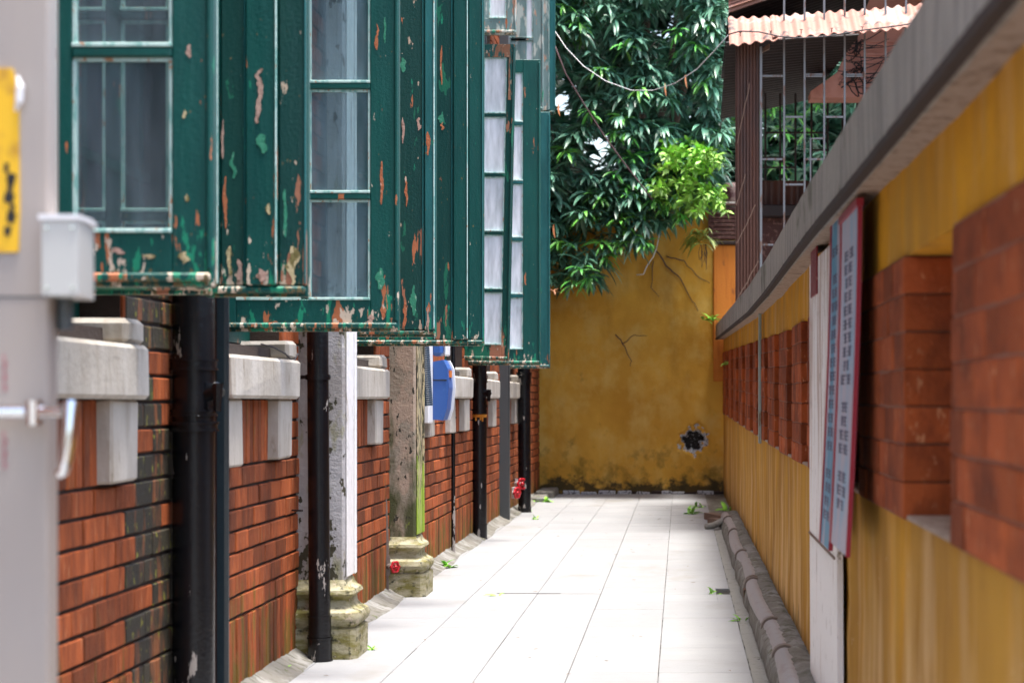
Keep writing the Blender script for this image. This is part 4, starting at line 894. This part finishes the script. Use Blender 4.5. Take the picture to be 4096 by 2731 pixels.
# ------------------------------------------------------------------ lean-to cage and roofs behind the right wall
Yg = 16.5
def corr_x(mb, x0, x1, ya, za, yb, zb_, amp, pitch, dzx=0, mi=0, fx=None, th=.006, steps=1):
    """corrugated sheet; ribs run from (ya,za) to (yb,zb), waves along x"""
    n = int((x1-x0)/pitch*8); rows = []
    for s_ in range(steps+1):
        u = s_/steps; rows.append([])
        for i in range(n+1):
            x = x0+(x1-x0)*i/n; w = amp*math.sin(2*math.pi*(x-x0)/pitch)
            e = fx(x, u) if fx else 0
            rows[-1].append((x, ya+(yb-ya)*u, za+(zb_-za)*u + w + dzx*(x-x0) + e))
    vs = [p for r_ in rows for p in r_]; fs = [(s_*(n+1)+i, s_*(n+1)+i+1, (s_+1)*(n+1)+i+1, (s_+1)*(n+1)+i) for s_ in range(steps) for i in range(n)]
    k = len(vs); vs2 = [(a, b+.001, c-th) for a, b, c in vs]
    mb.add(vs+vs2, fs+[tuple(j+k for j in f[::-1]) for f in fs]+[(i, i+k, i+1+k, i+1) for i in range(n)], mi)
t = empty('corrugated_awning', at(1900, 60, Yg), 'faded pink corrugated awning strip over the barred lean-to', 'awning')
m = MB()
corr_x(m, wx(1673, Yg), wx(1790, Yg), 16.15, wz(92, 16.15), 16.62, wz(40, 16.62), .012, .095, 0.0, fx=lambda x, u: -.04*(1-u)*max(0, 1-(x-.4)/.35)+.008*mnoise.noise((x*3, u, 0)), steps=4)
corr_x(m, wx(1770, Yg), wx(2150, Yg), 16.17, wz(88, 16.17), 16.64, wz(38, 16.64), .012, .095, 0.075, fx=lambda x, u: .01*mnoise.noise((x*2.3, u, 4)), steps=4)
m.build('corrugated_sheet', 'roof_pink', t, smooth=2)
for i in range(6):
    m = MB(); p = at(1700+i*70, 84-i*3, 16.2); m.tube([p, p+Vector((.0, -.02, .03))], .004, 5); m.tube([p+Vector((-.012, -.02, .03)), p+Vector((.012, -.02, .03))], .003, 5); m.build('hook_bolt', 'steel_dark', t)
m = MB(); 
m.add([at(1735, 128, 16.45), at(1741, 116, 16.45), at(1768, 100, 16.3), at(1768, 112, 16.3)] + [v+Vector((0, .05, 0)) for v in (at(1735, 128, 16.45), at(1741, 116, 16.45), at(1768, 100, 16.3), at(1768, 112, 16.3))], [(0, 1, 2, 3), (7, 6, 5, 4), (0, 4, 5, 1), (1, 5, 6, 2), (2, 6, 7, 3), (3, 7, 4, 0)]); m.build('timber_brace', 'timber', t)
# dark roof underside (ribs along x, waves along y)
t = empty('corrugated_roof', (1.0, 18.2, 3.9), 'dark corrugated roof seen from below above the lean-to', 'roof', 'corrugated roofs')
def corr_y(mb, xa, xb_, ya, yb, zf, amp, pitch, th=.006):
    n = int((yb-ya)/pitch*8); vs = []; nxn = 8
    for i in range(n+1):
        y = ya+(yb-ya)*i/n
        for k in range(nxn+1):
            x = xa(y)+(xb_(y)-xa(y))*k/nxn; vs.append((x, y, zf(x, y)+amp*math.sin(2*math.pi*(y-ya)/pitch)))
    fs = [(i*(nxn+1)+k, i*(nxn+1)+k+1, (i+1)*(nxn+1)+k+1, (i+1)*(nxn+1)+k) for i in range(n) for k in range(nxn)]
    k0 = len(vs); mb.add(vs+[(a, b, c+th) for a, b, c in vs], fs+[tuple(j+k0 for j in f[::-1]) for f in fs]
        + [(i*(nxn+1), (i+1)*(nxn+1), (i+1)*(nxn+1)+k0, i*(nxn+1)+k0) for i in range(n)] + [((n)*(nxn+1)+k, n*(nxn+1)+k+1, n*(nxn+1)+k+1+k0, n*(nxn+1)+k+k0) for k in range(nxn)])
m = MB()
def zr(x, y):
    u = (y-16.7)/(20.2-16.7); zl = wz(100, 16.7)+(wz(272, 20.2)-wz(100, 16.7))*u
    return zl + (x-.4)*(.06+.16*u)
corr_y(m, lambda y: wx(1668, 16.7)+(wx(1655, 20.2)-wx(1668, 16.7))*(y-16.7)/3.5, lambda y: 1.50-.16*(y-16.7)/3.5, 16.7, 20.2, zr, .016, .13)
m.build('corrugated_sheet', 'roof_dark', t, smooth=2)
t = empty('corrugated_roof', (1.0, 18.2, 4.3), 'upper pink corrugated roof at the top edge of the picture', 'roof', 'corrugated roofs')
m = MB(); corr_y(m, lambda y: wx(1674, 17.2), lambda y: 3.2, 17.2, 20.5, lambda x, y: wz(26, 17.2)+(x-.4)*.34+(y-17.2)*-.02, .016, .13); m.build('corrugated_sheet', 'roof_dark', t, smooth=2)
m = MB(); n_ = 5
for i in range(n_):
    x0_, x1_ = wx(1674, 17.1), 3.2; z_ = wz(26, 17.1)+i*.035; yy = 17.15-.02*math.sin(i*2)
    m.add([(x0_, yy, z_), (x1_, yy, z_+(x1_-x0_)*.34), (x1_, yy+.02+.03*(i % 2), z_+.035+(x1_-x0_)*.34), (x0_, yy+.02+.03*(i % 2), z_+.035)], [(0, 1, 2, 3)])
    m.add([(x0_, yy, z_), (x1_, yy, z_+(x1_-x0_)*.34), (x1_, yy+.05, z_+(x1_-x0_)*.34), (x0_, yy+.05, z_)], [(0, 1, 2, 3)])
m.build('fascia', 'roof_pink', t)
# brown corrugated side panel
t = empty('corrugated_side_panel', at(1717, 600, 16.35), 'brown vertical corrugated panel closing the end of the lean-to, tied with cord', 'panel')
m = MB(); n = 96; x0_, x1_ = wx(1689, 16.35), wx(1744, 16.35); vs = []
for i in range(n+1):
    x = x0_+(x1_-x0_)*i/n; y = 16.35 + .007*math.sin(i/n*2*math.pi*7.5) ; vs += [(x, y, 1.87), (x, y, wz(90, 16.35))]
k0 = len(vs); fs = [(2*i, 2*i+2, 2*i+3, 2*i+1) for i in range(n)]
m.add(vs+[(a, b+.01, c) for a, b, c in vs], fs+[tuple(j+k0 for j in f[::-1]) for f in fs]); m.build('corrugated_sheet', 'rust_sheet', t, smooth=True)
for (a_, b2) in [((1693, 330), (1722, 190)), ((1692, 470), (1712, 400)), ((1692, 560), (1736, 470)), ((1692, 690), (1742, 600))]:
    pa, pb = at(*a_, 16.31), at(*b2, 16.31); m = MB(); m.tube([pa.lerp(pb, u)+Vector((rnd.uniform(-.004, .004), 0, rnd.uniform(-.006, .006))) for u in fr(0, 1, 8)], .0045, 5); m.build('cord', 'cord_pale', t)
m = MB(); m.box(wx(1744.5, 16.4), wx(1750, 16.4), 16.34, 16.40, 1.87, wz(110, 16.4)); m.build('corner_post', 'steel', t)
# security cage
t = empty('security_cage', at(1850, 400, Yg), 'grey steel security bars fencing the lean-to above the wall', 'security bars')
bars_ = [1801, 1848, 1893, 1940, 1986, 2034, 2081, 2128]
m = MB()
for px in bars_: m.box(wx(px, Yg)-.008, wx(px, Yg)+.008, Yg-.011, Yg+.011, -.05, 4.5)
m.build('upright_bar', 'steel', t)
m = MB()
allb = [1747]+bars_
for i in range(len(allb)-1):
    for y_ in ([175, 366, 562] if i % 2 == 0 else [269, 424]) + ([172] if i in (2, 4) else []):
        m.box(wx(allb[i], Yg)+.011, wx(allb[i+1], Yg)-.011, Yg-.008, Yg+.008, wz(y_, Yg)-.008, wz(y_, Yg)+.008)
m.box(wx(1862, 16.44), wx(1893, 16.44), 16.43, 16.45, wz(320, 16.44), wz(317, 16.44)); m.box(wx(1860, 16.44), wx(1863, 16.44), 16.43, 16.45, wz(420, 16.44), wz(317, 16.44))
m.build('cross_bar', 'steel', t)
Yk = 19.2
t = empty('rusty_grille', at(1850, 400, Yk), 'dark rusty grille at the back of the lean-to', 'grille')
m = MB()
for px in [1758, 1792, 1827, 1864, 1901, 1935, 1969, 2005]: m.box(wx(px, Yk)-.010, wx(px, Yk)+.010, Yk-.01, Yk+.01, 1.2, wz(215, Yk))
for y_, a_, b2 in ((305, 1758, 1900), (345, 1864, 1905), (385, 1745, 1830), (362, 1745, 1800)): m.box(wx(a_, Yk), wx(b2, Yk), Yk-.006, Yk+.006, wz(y_, Yk)-.008, wz(y_, Yk)+.008)
m.build('bars', 'steel_dark', t)
t = empty('balcony_parapet', at(1850, 500, 19), 'brown corrugated parapet with dark ledge behind the bars', 'parapet')
m = MB(); n = 90; vs = []
for i in range(n+1):
    x = .72+(2.31-.72)*i/n; y = 18.9+.02*math.sin(i/n*2*math.pi*13); vs += [(x, y, wz(470, 18.9)), (x, y, wz(415, 18.9))]
k0 = len(vs); fs = [(2*i, 2*i+2, 2*i+3, 2*i+1) for i in range(n)]
m.add(vs+[(a, b+.01, c) for a, b, c in vs], fs+[tuple(j+k0 for j in f[::-1]) for f in fs]); m.build('corrugated_sheet', 'rust_sheet', t, smooth=True)
m = MB(); m.box(.70, 2.31, 18.7, 19.05, wz(500, 18.8), wz(472, 18.8), bev=.01); m.build('ledge', 'steel_dark', t)
m = MB(); m.box(.72, 2.31, 18.85, 19.3, -.05, wz(501, 18.9)); m.build('base', 'wicker', t)
# pink neighbour wall with tangled wires
Yn = 18.35
t = empty('pink_house', at(2000, 150, Yn), 'dusty pink sloping house wall behind the bars', 'house')
m = MB(); m.prism([(wx(p, Yn), wz(q, Yn)) for p, q in [(2025, -60), (1962, 77), (1923, 167), (1862, 210), (1862, 224), (2250, 224), (2250, -60)]], 'y', Yn, Yn+.35); m.box(2.32, 2.6, 16.4, 20.6, -.05, 4.9); m.build('wall', 'pink_wall', t)
m = MB()
for y_ in (98, 128, 160, 188): m.box(wx(1962-(y_-77)*.43, Yn)+.05, wx(2150, Yn), Yn-.018, Yn-.0005, wz(y_, Yn), wz(y_-5, Yn))
m.build('batten', 'pink_wall', t)
t = empty('wire_tangle', at(1960, 130, Yn-.1), 'tangle of black wires looped against the pink wall', 'wires')
m = MB(); rw_ = random.Random(5)
for i in range(17):
    sx = rw_.uniform(1925, 1985); sy = rw_.uniform(85, 200); ex = rw_.uniform(2010, 2110); ey = sy*.75 + rw_.uniform(-10, 40); sag = rw_.uniform(2, 16)
    m.tube([at(sx+(ex-sx)*u, sy+(ey-sy)*u + sag*4*u*(1-u), Yn-.08) for u in fr(0, 1, 12)], rw_.uniform(.003, .006), 5)
for i in range(16):
    cx_, cy_ = rw_.uniform(1940, 1978), rw_.uniform(90, 195); ra, rb = rw_.uniform(6, 20), rw_.uniform(8, 30); ph = rw_.uniform(0, 6)
    m.tube([at(cx_+ra*math.cos(a+ph)+rw_.uniform(-2, 2), cy_+rb*math.sin(a)+rw_.uniform(-2, 2), Yn-.07-.03*math.sin(a*2)) for a in fr(0, 5.6, 18)], rw_.uniform(.003, .006), 5)
m.build('wire_loops', 'cable_b', t, smooth=True)

# ------------------------------------------------------------------ foliage
def leaf(mb, base, d, L_, W_, droop, roll, mi=0, seg=4):
    """one folded, curved lanceolate blade"""
    d = d.normalized(); side = d.cross(Vector((0, 0, 1)))
    if side.length < .1: side = Vector((1, 0, 0))
    side.normalize(); up = side.cross(d)
    side = (side*math.cos(roll)+up*math.sin(roll)).normalized(); up = side.cross(d).normalized()
    vs = []; p = Vector(base); dd = d.copy(); st = L_/seg
    for i in range(seg+1):
        u = i/seg; w = W_*.5*(math.sin(math.pi*min(1, (u*.92+.06)))**.8) if i < seg else .0015
        f_ = up*w*.35
        vs += [p - side*w + f_, p, p + side*w + f_]
        dd = (dd + Vector((0, 0, -droop))).normalized(); p = p + dd*st
    fs = []
    for i in range(seg):
        fs += [(3*i, 3*i+1, 3*i+4, 3*i+3), (3*i+1, 3*i+2, 3*i+5, 3*i+4)]
    mb.add(vs, fs, mi)
def whorl(mb, c, L_, n, out=None, mi=0, W=.17, droop=.26, spread=(.1, .9), r_=rnd, seg=4):
    ax = out if out else Vector((0, 0, 1))
    for i in range(n):
        a = 2*math.pi*i/n + r_.uniform(-.35, .35); e = r_.uniform(-.55, .75)
        d = Vector((math.cos(a)*math.cos(e), math.sin(a)*math.cos(e), math.sin(e))) + ax*.35
        l = L_*r_.uniform(.7, 1.15)
        leaf(mb, Vector(c)+Vector((r_.uniform(-.01, .01), r_.uniform(-.01, .01), r_.uniform(-.03, .03))), d, l, l*W*r_.uniform(.85, 1.15), droop*r_.uniform(.6, 1.5), r_.uniform(-.6, .6), mi, seg)
tree = empty('mango_tree', (-.6, 25.2, 0), 'dark leafy mango tree hanging over the end wall', 'tree')
# lower outline of the crown in survey units
outline = [(1100, 700), (1255, 690), (1300, 690), (1380, 685), (1410, 610), (1475, 600), (1500, 555), (1560, 540), (1600, 505), (1640, 460), (1690, 330), (1760, 420), (1860, 415), (2100, 400), (2300, 380)]
def low(px):
    for (a, b), (c, d) in zip(outline[:-1], outline[1:]):
        if a <= px <= c: return b+(d-b)*(px-a)/(c-a)
    return 600
cr = MB(); rt = random.Random(11); tips = []
gaps = [(1370, 352, 28), (1284, 240, 34), (1480, 250, 4), (1340, 150, 4), (1585, 265, 13), (1588, 190, 10), (1500, 60, 8)]
def ok(px, py, s=0):
    for gx, gy, gr in gaps:
        if (px-gx)**2+(py-gy)**2 < (gr+s)**2: return False
    return True
# hanging front of the crown
for layer, (Ya, Yb_, n, L_) in enumerate([(21.9, 22.8, 1150, .28), (22.8, 24.0, 800, .29), (24.0, 26.5, 900, .32)]):
    for i in range(n):
        Y = rt.uniform(Ya, Yb_); px = rt.uniform(1050, 2050) if layer else rt.uniform(1190, 1700); py = rt.uniform(-160, 700)
        if layer: py = rt.uniform(-900, 640)
        lim = low(px) - 38 - layer*10
        if Y > 22.7 and py > 500: continue
        if py > lim: continue
        if not ok(px, py, 22+8*layer): continue
        if 1655 < px and Y < 22.9: continue
        if layer == 0 and py < 380 and mnoise.noise((px*.014, py*.014, 1)) < -.22: continue
        p = at(px, py, Y); tips.append(p)
        whorl(cr, p, L_, rt.randint(12, 16), Vector((0, -.9, .15)) if layer < 2 else None, r_=rt, seg=3 if layer else 4)
# crown behind and above, so that it stands from other positions too
for i in range(800):
    p = Vector((rt.uniform(-4.2, 4.5), rt.uniform(23.6, 28.5), rt.uniform(3.0, 8.2)))
    q = Vector(((p.x+.2)/4.6, (p.y-25.8)/3.2, (p.z-5.4)/3.2))
    if q.length > 1 or (q.length < .55 and rt.random() < .6): continue
    pp = ((p.x)*F/p.y+VX, VY-(p.z-H)*F/p.y)
    if not ok(pp[0], pp[1], 40): continue
    whorl(cr, p, .34, 9, r_=rt, seg=2)
for i in range(2900):     # deep inside of the crown and the trees growing behind it
    Y = rt.uniform(26, 29.5); px = rt.uniform(1150, 2200); py = rt.uniform(-260, 560)
    if not ok(px, py, 16): continue
    whorl(cr, at(px, py, Y), .42, 9, r_=rt, seg=2, W=.34)
for e in rt.sample(tips, 260):
    cr.tube([e, e+Vector((rt.uniform(-.1, .1), .05, .12)), e+Vector((rt.uniform(-.2, .2), .12, .3))], [.004, .006, .008], 4, mi=1)
cr.build('crown', ['leaf', 'bark'], tree, smooth=True)
yl = MB()
young = [(1425, 560, 22.0), (1455, 590, 21.9), (1395, 590, 22.1), (1440, 525, 22.1), (1335, 620, 21.9), (1320, 650, 22.0), (1350, 640, 22.0), (1405, 475, 22.3), (1390, 490, 22.3), (1470, 480, 22.2), (1300, 330, 22.4), (1560, 120, 22.6), (1340, 90, 22.3), (1380, 560, 22.0), (1480, 560, 22.0), (1660, 300, 23.4), (1680, 280, 23.5), (1650, 330, 23.3),
         (1770, 260, 23.6), (1800, 300, 23.6), (1830, 265, 23.7), (1880, 240, 23.7), (1790, 380, 23.4), (1775, 240, 23.5), (1850, 300, 23.6), (1440, 500, 22.2), (1515, 350, 22.0), (1505, 410, 22.0), (1530, 470, 22.0), (1560, 490, 22.0), (1600, 480, 22.0), (1640, 350, 22.0), (1570, 330, 22.0), (1500, 460, 22.0), (1630, 440, 21.9), (1360, 30, 22.4), (1320, 15, 22.4), (1300, 80, 22.4), (1600, 30, 22.5)]
for q in range(34): young.append((rt.uniform(1270, 1640), rt.uniform(10, 560), 22.0))
for px, py, Y in young:
    if py > low(px)-20 or not ok(px, py, 20): continue
    whorl(yl, at(px, py, Y-.12), .22, 11, Vector((0, -.6, .1)), r_=rt)
yl.build('young_leaves', 'leaf_young', tree, smooth=True)
dl = MB()
for px, py in [(1575, 186), (1272, 530), (1528, 205), (1283, 250)]:
    leaf(dl, at(px, py-14, 21.7), Vector((.1, 0, -1)), .15, .05, 0, 1.2)
whorl(dl, at(1270, 672, 21.8), .16, 5, Vector((0, -.3, 0)), r_=rt)
dl.build('dry_leaves', 'leaf_dry', tree, smooth=True)
tk = MB()
tk.tube([(-.6, 25.2, -.1), (-.55, 25.2, .8), (-.65, 25.1, 1.8), (-.5, 25.1, 2.7), (-.55, 25.3, 3.8)], [.26, .21, .19, .18, .14], 12)
tk.build('trunk', 'bark', tree, smooth=True)
lb_ = MB(); rl = random.Random(4)
hubs = [Vector((-.55, 25.3, 3.4)), Vector((-.5, 25.1, 2.7)), Vector((-.65, 25.1, 2.3))]
for i in range(9):
    h0 = rl.choice(hubs); e = rl.choice(tips)
    mid = h0.lerp(e, .5)+Vector((rl.uniform(-.3, .3), rl.uniform(-.2, .2), .45)); lb_.tube([h0, h0.lerp(mid, .5)+Vector((0, 0, .15)), mid, mid.lerp(e, .5)+Vector((0, 0, .1)), e], [.07, .05, .035, .022, .008], 7)
lb_.build('limbs', 'bark', tree, smooth=True)
# lime shrub
sh = empty('lime_shrub', at(1600, 470, 22.6), 'bright lime green small leaved shrub beside the planter', 'shrub')
m = MB(); tw = MB()
LC = [(1535, 350), (1570, 345), (1610, 340), (1545, 385), (1600, 385), (1630, 370), (1520, 430), (1550, 460), (1590, 470), (1625, 440), (1648, 455), (1580, 425)]
for i in range(430):
    lc = rt.choice(LC); px, py = rt.gauss(lc[0], 12), rt.gauss(lc[1], 12)
    if py > 488 or px > 1668 or px < 1495 or mnoise.noise((px*.03, py*.03, 7)) < -.18: continue
    Y = rt.uniform(21.5, 22.3); c = at(px, py, Y)
    for k in range(5):
        a = rt.uniform(0, 6.28); d = Vector((math.cos(a), -.5+rt.uniform(-.4, .4), math.sin(a)*.8)); leaf(m, c, d, rt.uniform(.07, .12), .045, .15, rt.uniform(-1, 1), 0, 2)
m.build('foliage', 'leaf_lime', sh, smooth=True)
for i in range(14):
    e = at(rt.uniform(1540, 1640), rt.uniform(350, 450), 21.9); s0 = at(1645, 470, 22.9); tw.tube([s0, s0.lerp(e, .5)+Vector((0, 0, .05)), e], [.008, .006, .003], 5)
tw.build('stems', 'bark', sh)
sh = empty('spider_plant', at(1615, 555, 22.6), 'pale striped strap leaved plant spilling from the planter', 'plant')
m = MB()
for i in range(60):
    a = rt.uniform(2.0, 5.6); d = Vector((math.cos(a)*.9, rt.uniform(-.6, .1), .55+rt.uniform(-.3, .5))); leaf(m, at(1610+rt.uniform(-8, 8), 548+rt.uniform(-12, 16), 22.6), d, rt.uniform(.16, .32), .032, .45, rt.uniform(-.3, .3), 0, 5)
m.build('leaves', 'leaf_pale', sh, smooth=True)
m = MB()
for i in range(10):
    p = at(1612+rt.uniform(-6, 12), 560, 22.6); m.tube([p, p+Vector((rt.uniform(-.03, .03), 0, -.1)), p+Vector((rt.uniform(-.05, .05), 0, -rt.uniform(.15, .3)))], .003, 4)
m.build('aerial_roots', 'rope', sh)

# weeds -----------------------------------------------------------------------
def weed(px, py, Y, size, n, label, onz=None, mat='weed'):
    size *= 1.35; n = int(n*1.3)
    p = at(px, py, Y)
    if onz is not None: p.z = onz
    w = empty('weed', p, label, 'weed', 'small weeds')
    m = MB()
    for i in range(n):
        a = rt.uniform(0, 6.28); e = rt.uniform(.1, 1.2); d = Vector((math.cos(a)*math.cos(e), math.sin(a)*math.cos(e), math.sin(e)))
        leaf(m, p+Vector((rt.uniform(-.4, .4)*size, rt.uniform(-.4, .4)*size, 0)), d, size*rt.uniform(.5, 1), size*.22, .3, rt.uniform(-.5, .5), 0, 3)
    m.build('leaves', mat, w, smooth=True)
    return w
def gy(py): return F*H/(py-VY)
for a in [(1022, 1303, .10, 14, 'leafy weed at the foot of the mossy pilaster base'), (768, 1505, .045, 9, 'weed beside the foot of the black drainpipe at the first pilaster'),
          (848, 1492, .035, 9, 'tiny weed at the corner of the white edged pilaster base'), (1140, 1368, .05, 4, 'wispy grass at the left end of the drain slot'),
          (1229, 1192, .06, 9, 'weed on the paving near the farthest drainpipe'), (1246, 1152, .11, 20, 'spreading weed on the low step in the far left corner'),
          (1590, 1180, .10, 12, 'taller weed on the paving near the far right'), (1672, 1172, .12, 12, 'weed against the yellow wall in the far right corner'),
          (1608, 1165, .09, 10, 'weed just behind the taller one near the end wall'), (1638, 1362, .06, 6, 'weed growing out of the missing paver hole'),
          (1702, 1425, .045, 6, 'sprig between the paving edge and the concrete strip'), (1150, 1193, .05, 7, 'weed at the foot of the grey duct'),
          (1118, 1226, .05, 7, 'weed beside the rust ringed drainpipe'), (640, 1545, .05, 10, 'moss clump on the mortar fillet at the bottom edge'), (1212, 1172, .05, 9, 'weed at the foot of the farthest drainpipe')]:
    px, py, s_, n, lb = a
    weed(px, py, gy(py), s_, n, lb, onz=.0)
weed(1628, 735, 22.8, .14, 12, 'sprig sprouting from the end of the concrete coping')
weed(1676, 835, 20.5, .12, 10, 'sprig growing out of the far brick openings')
weed(1684, 722, 21.5, .09, 7, 'sprig growing on the coping in front of the orange pillar')
weed(775, 1478, gy(1500), .06, 5, 'yellow green seedling against the first pilaster plinth', onz=.03)

# wires -----------------------------------------------------------------------
m = MB(); Yw = 20.2
P_ = [(1272, 68), (1300, 110), (1340, 152), (1390, 186), (1450, 208), (1500, 208), (1550, 192), (1600, 160), (1640, 118), (1672, 82)]
m.tube([at(a, b, Yw-.35*i) for i, (a, b) in enumerate(P_)], .0042, 6)
tag(m.build('overhead_cable', 'cable_w', smooth=True), 'white cable sagging from the casements to the pink awning', 'cable')
m = MB(); P_ = [(1672, 80), (1700, 72), (1745, 74), (1790, 84), (1840, 88), (1900, 84), (1980, 70), (2060, 60), (2125, 50)]
m.tube([at(a, b, 16.05) for a, b in P_], .006, 6)
tag(m.build('overhead_cable', 'cable_b', smooth=True), 'dark cable lying along the pink awning', 'cable')
m = MB(); P_ = [(1272, 100), (1300, 170), (1340, 240), (1385, 310), (1430, 370), (1470, 420), (1500, 460)]
m.tube([at(a+rt.uniform(-2, 2), b, 21.4) for a, b in P_], .008, 6)
tag(m.build('climbing_vine', 'rope', smooth=True), 'bare brown vine running diagonally across the mango foliage', 'vine')
m = MB(); P_ = [(1515, 535), (1508, 570), (1500, 590), (1485, 612), (1478, 630), (1462, 631)]
m.tube([at(a, b, 22.5) for a, b in P_], .006, 6)
tag(m.build('dangling_wire', 'cable_w', smooth=True), 'pale wire end dangling in front of the ochre wall below the leaves', 'wire')
# leaf litter
m = MB()
for i in range(60):
    y = rt.uniform(7.5, 22.5); x = rt.uniform(-1.4, .28); a = rt.uniform(0, 6.28); leaf(m, Vector((x, y, .005)), Vector((math.cos(a), math.sin(a), .05)), rt.uniform(.012, .035), .01, 0, 0, 0, 2)
tag(m.build('leaf_litter', 'timber'), 'scattered tiny brown leaf scraps on the paving', 'leaf litter', kind='stuff')

# ------------------------------------------------------------------ camera, sky, sun
cam = bpy.data.cameras.new('camera'); co = bpy.data.objects.new('camera', cam); COL.objects.link(co)
co.location = (0, 0, H); co.rotation_euler = (R(90), 0, 0)
cam.lens = F/2352*36; cam.sensor_width = 36; cam.shift_x = -(VX-1176)/2352; cam.shift_y = (VY-784)/2352
cam.clip_end = 500; cam.clip_start = .05
cam.dof.use_dof = True; cam.dof.focus_distance = 10.5; cam.dof.aperture_fstop = 4.8
scene.camera = co
EL, AZ = 81, 120       # elevation; azimuth measured from +Y towards +X
w = bpy.data.worlds.new('World'); scene.world = w; w.use_nodes = True
nt = w.node_tree; sky = nt.nodes.new('ShaderNodeTexSky'); sky.sky_type = 'NISHITA'; sky.sun_disc = False
sky.sun_elevation = R(EL); sky.sun_rotation = R(AZ); sky.air_density = 1.2; sky.dust_density = 4.0; sky.ozone_density = 1.0
nt.links.new(sky.outputs[0], nt.nodes['Background'].inputs[0]); nt.nodes['Background'].inputs[1].default_value = .15
sd = bpy.data.lights.new('sun', 'SUN'); sd.energy = 2.3; sd.angle = R(12); sd.color = (1, .96, .9)
so = bpy.data.objects.new('sun', sd); COL.objects.link(so)
dirv = Vector((math.sin(R(AZ))*math.cos(R(EL)), math.cos(R(AZ))*math.cos(R(EL)), math.sin(R(EL))))
so.rotation_euler = dirv.to_track_quat('Z', 'Y').to_euler(); so.location = (2, 8, 12)
vs_ = scene.view_settings; vs_.view_transform = 'Standard'; vs_.look = 'None'; vs_.exposure = 1.8; vs_.gamma = 1; vs_.use_curve_mapping = False
scene.cycles.max_bounces = 8; scene.cycles.transparent_max_bounces = 16
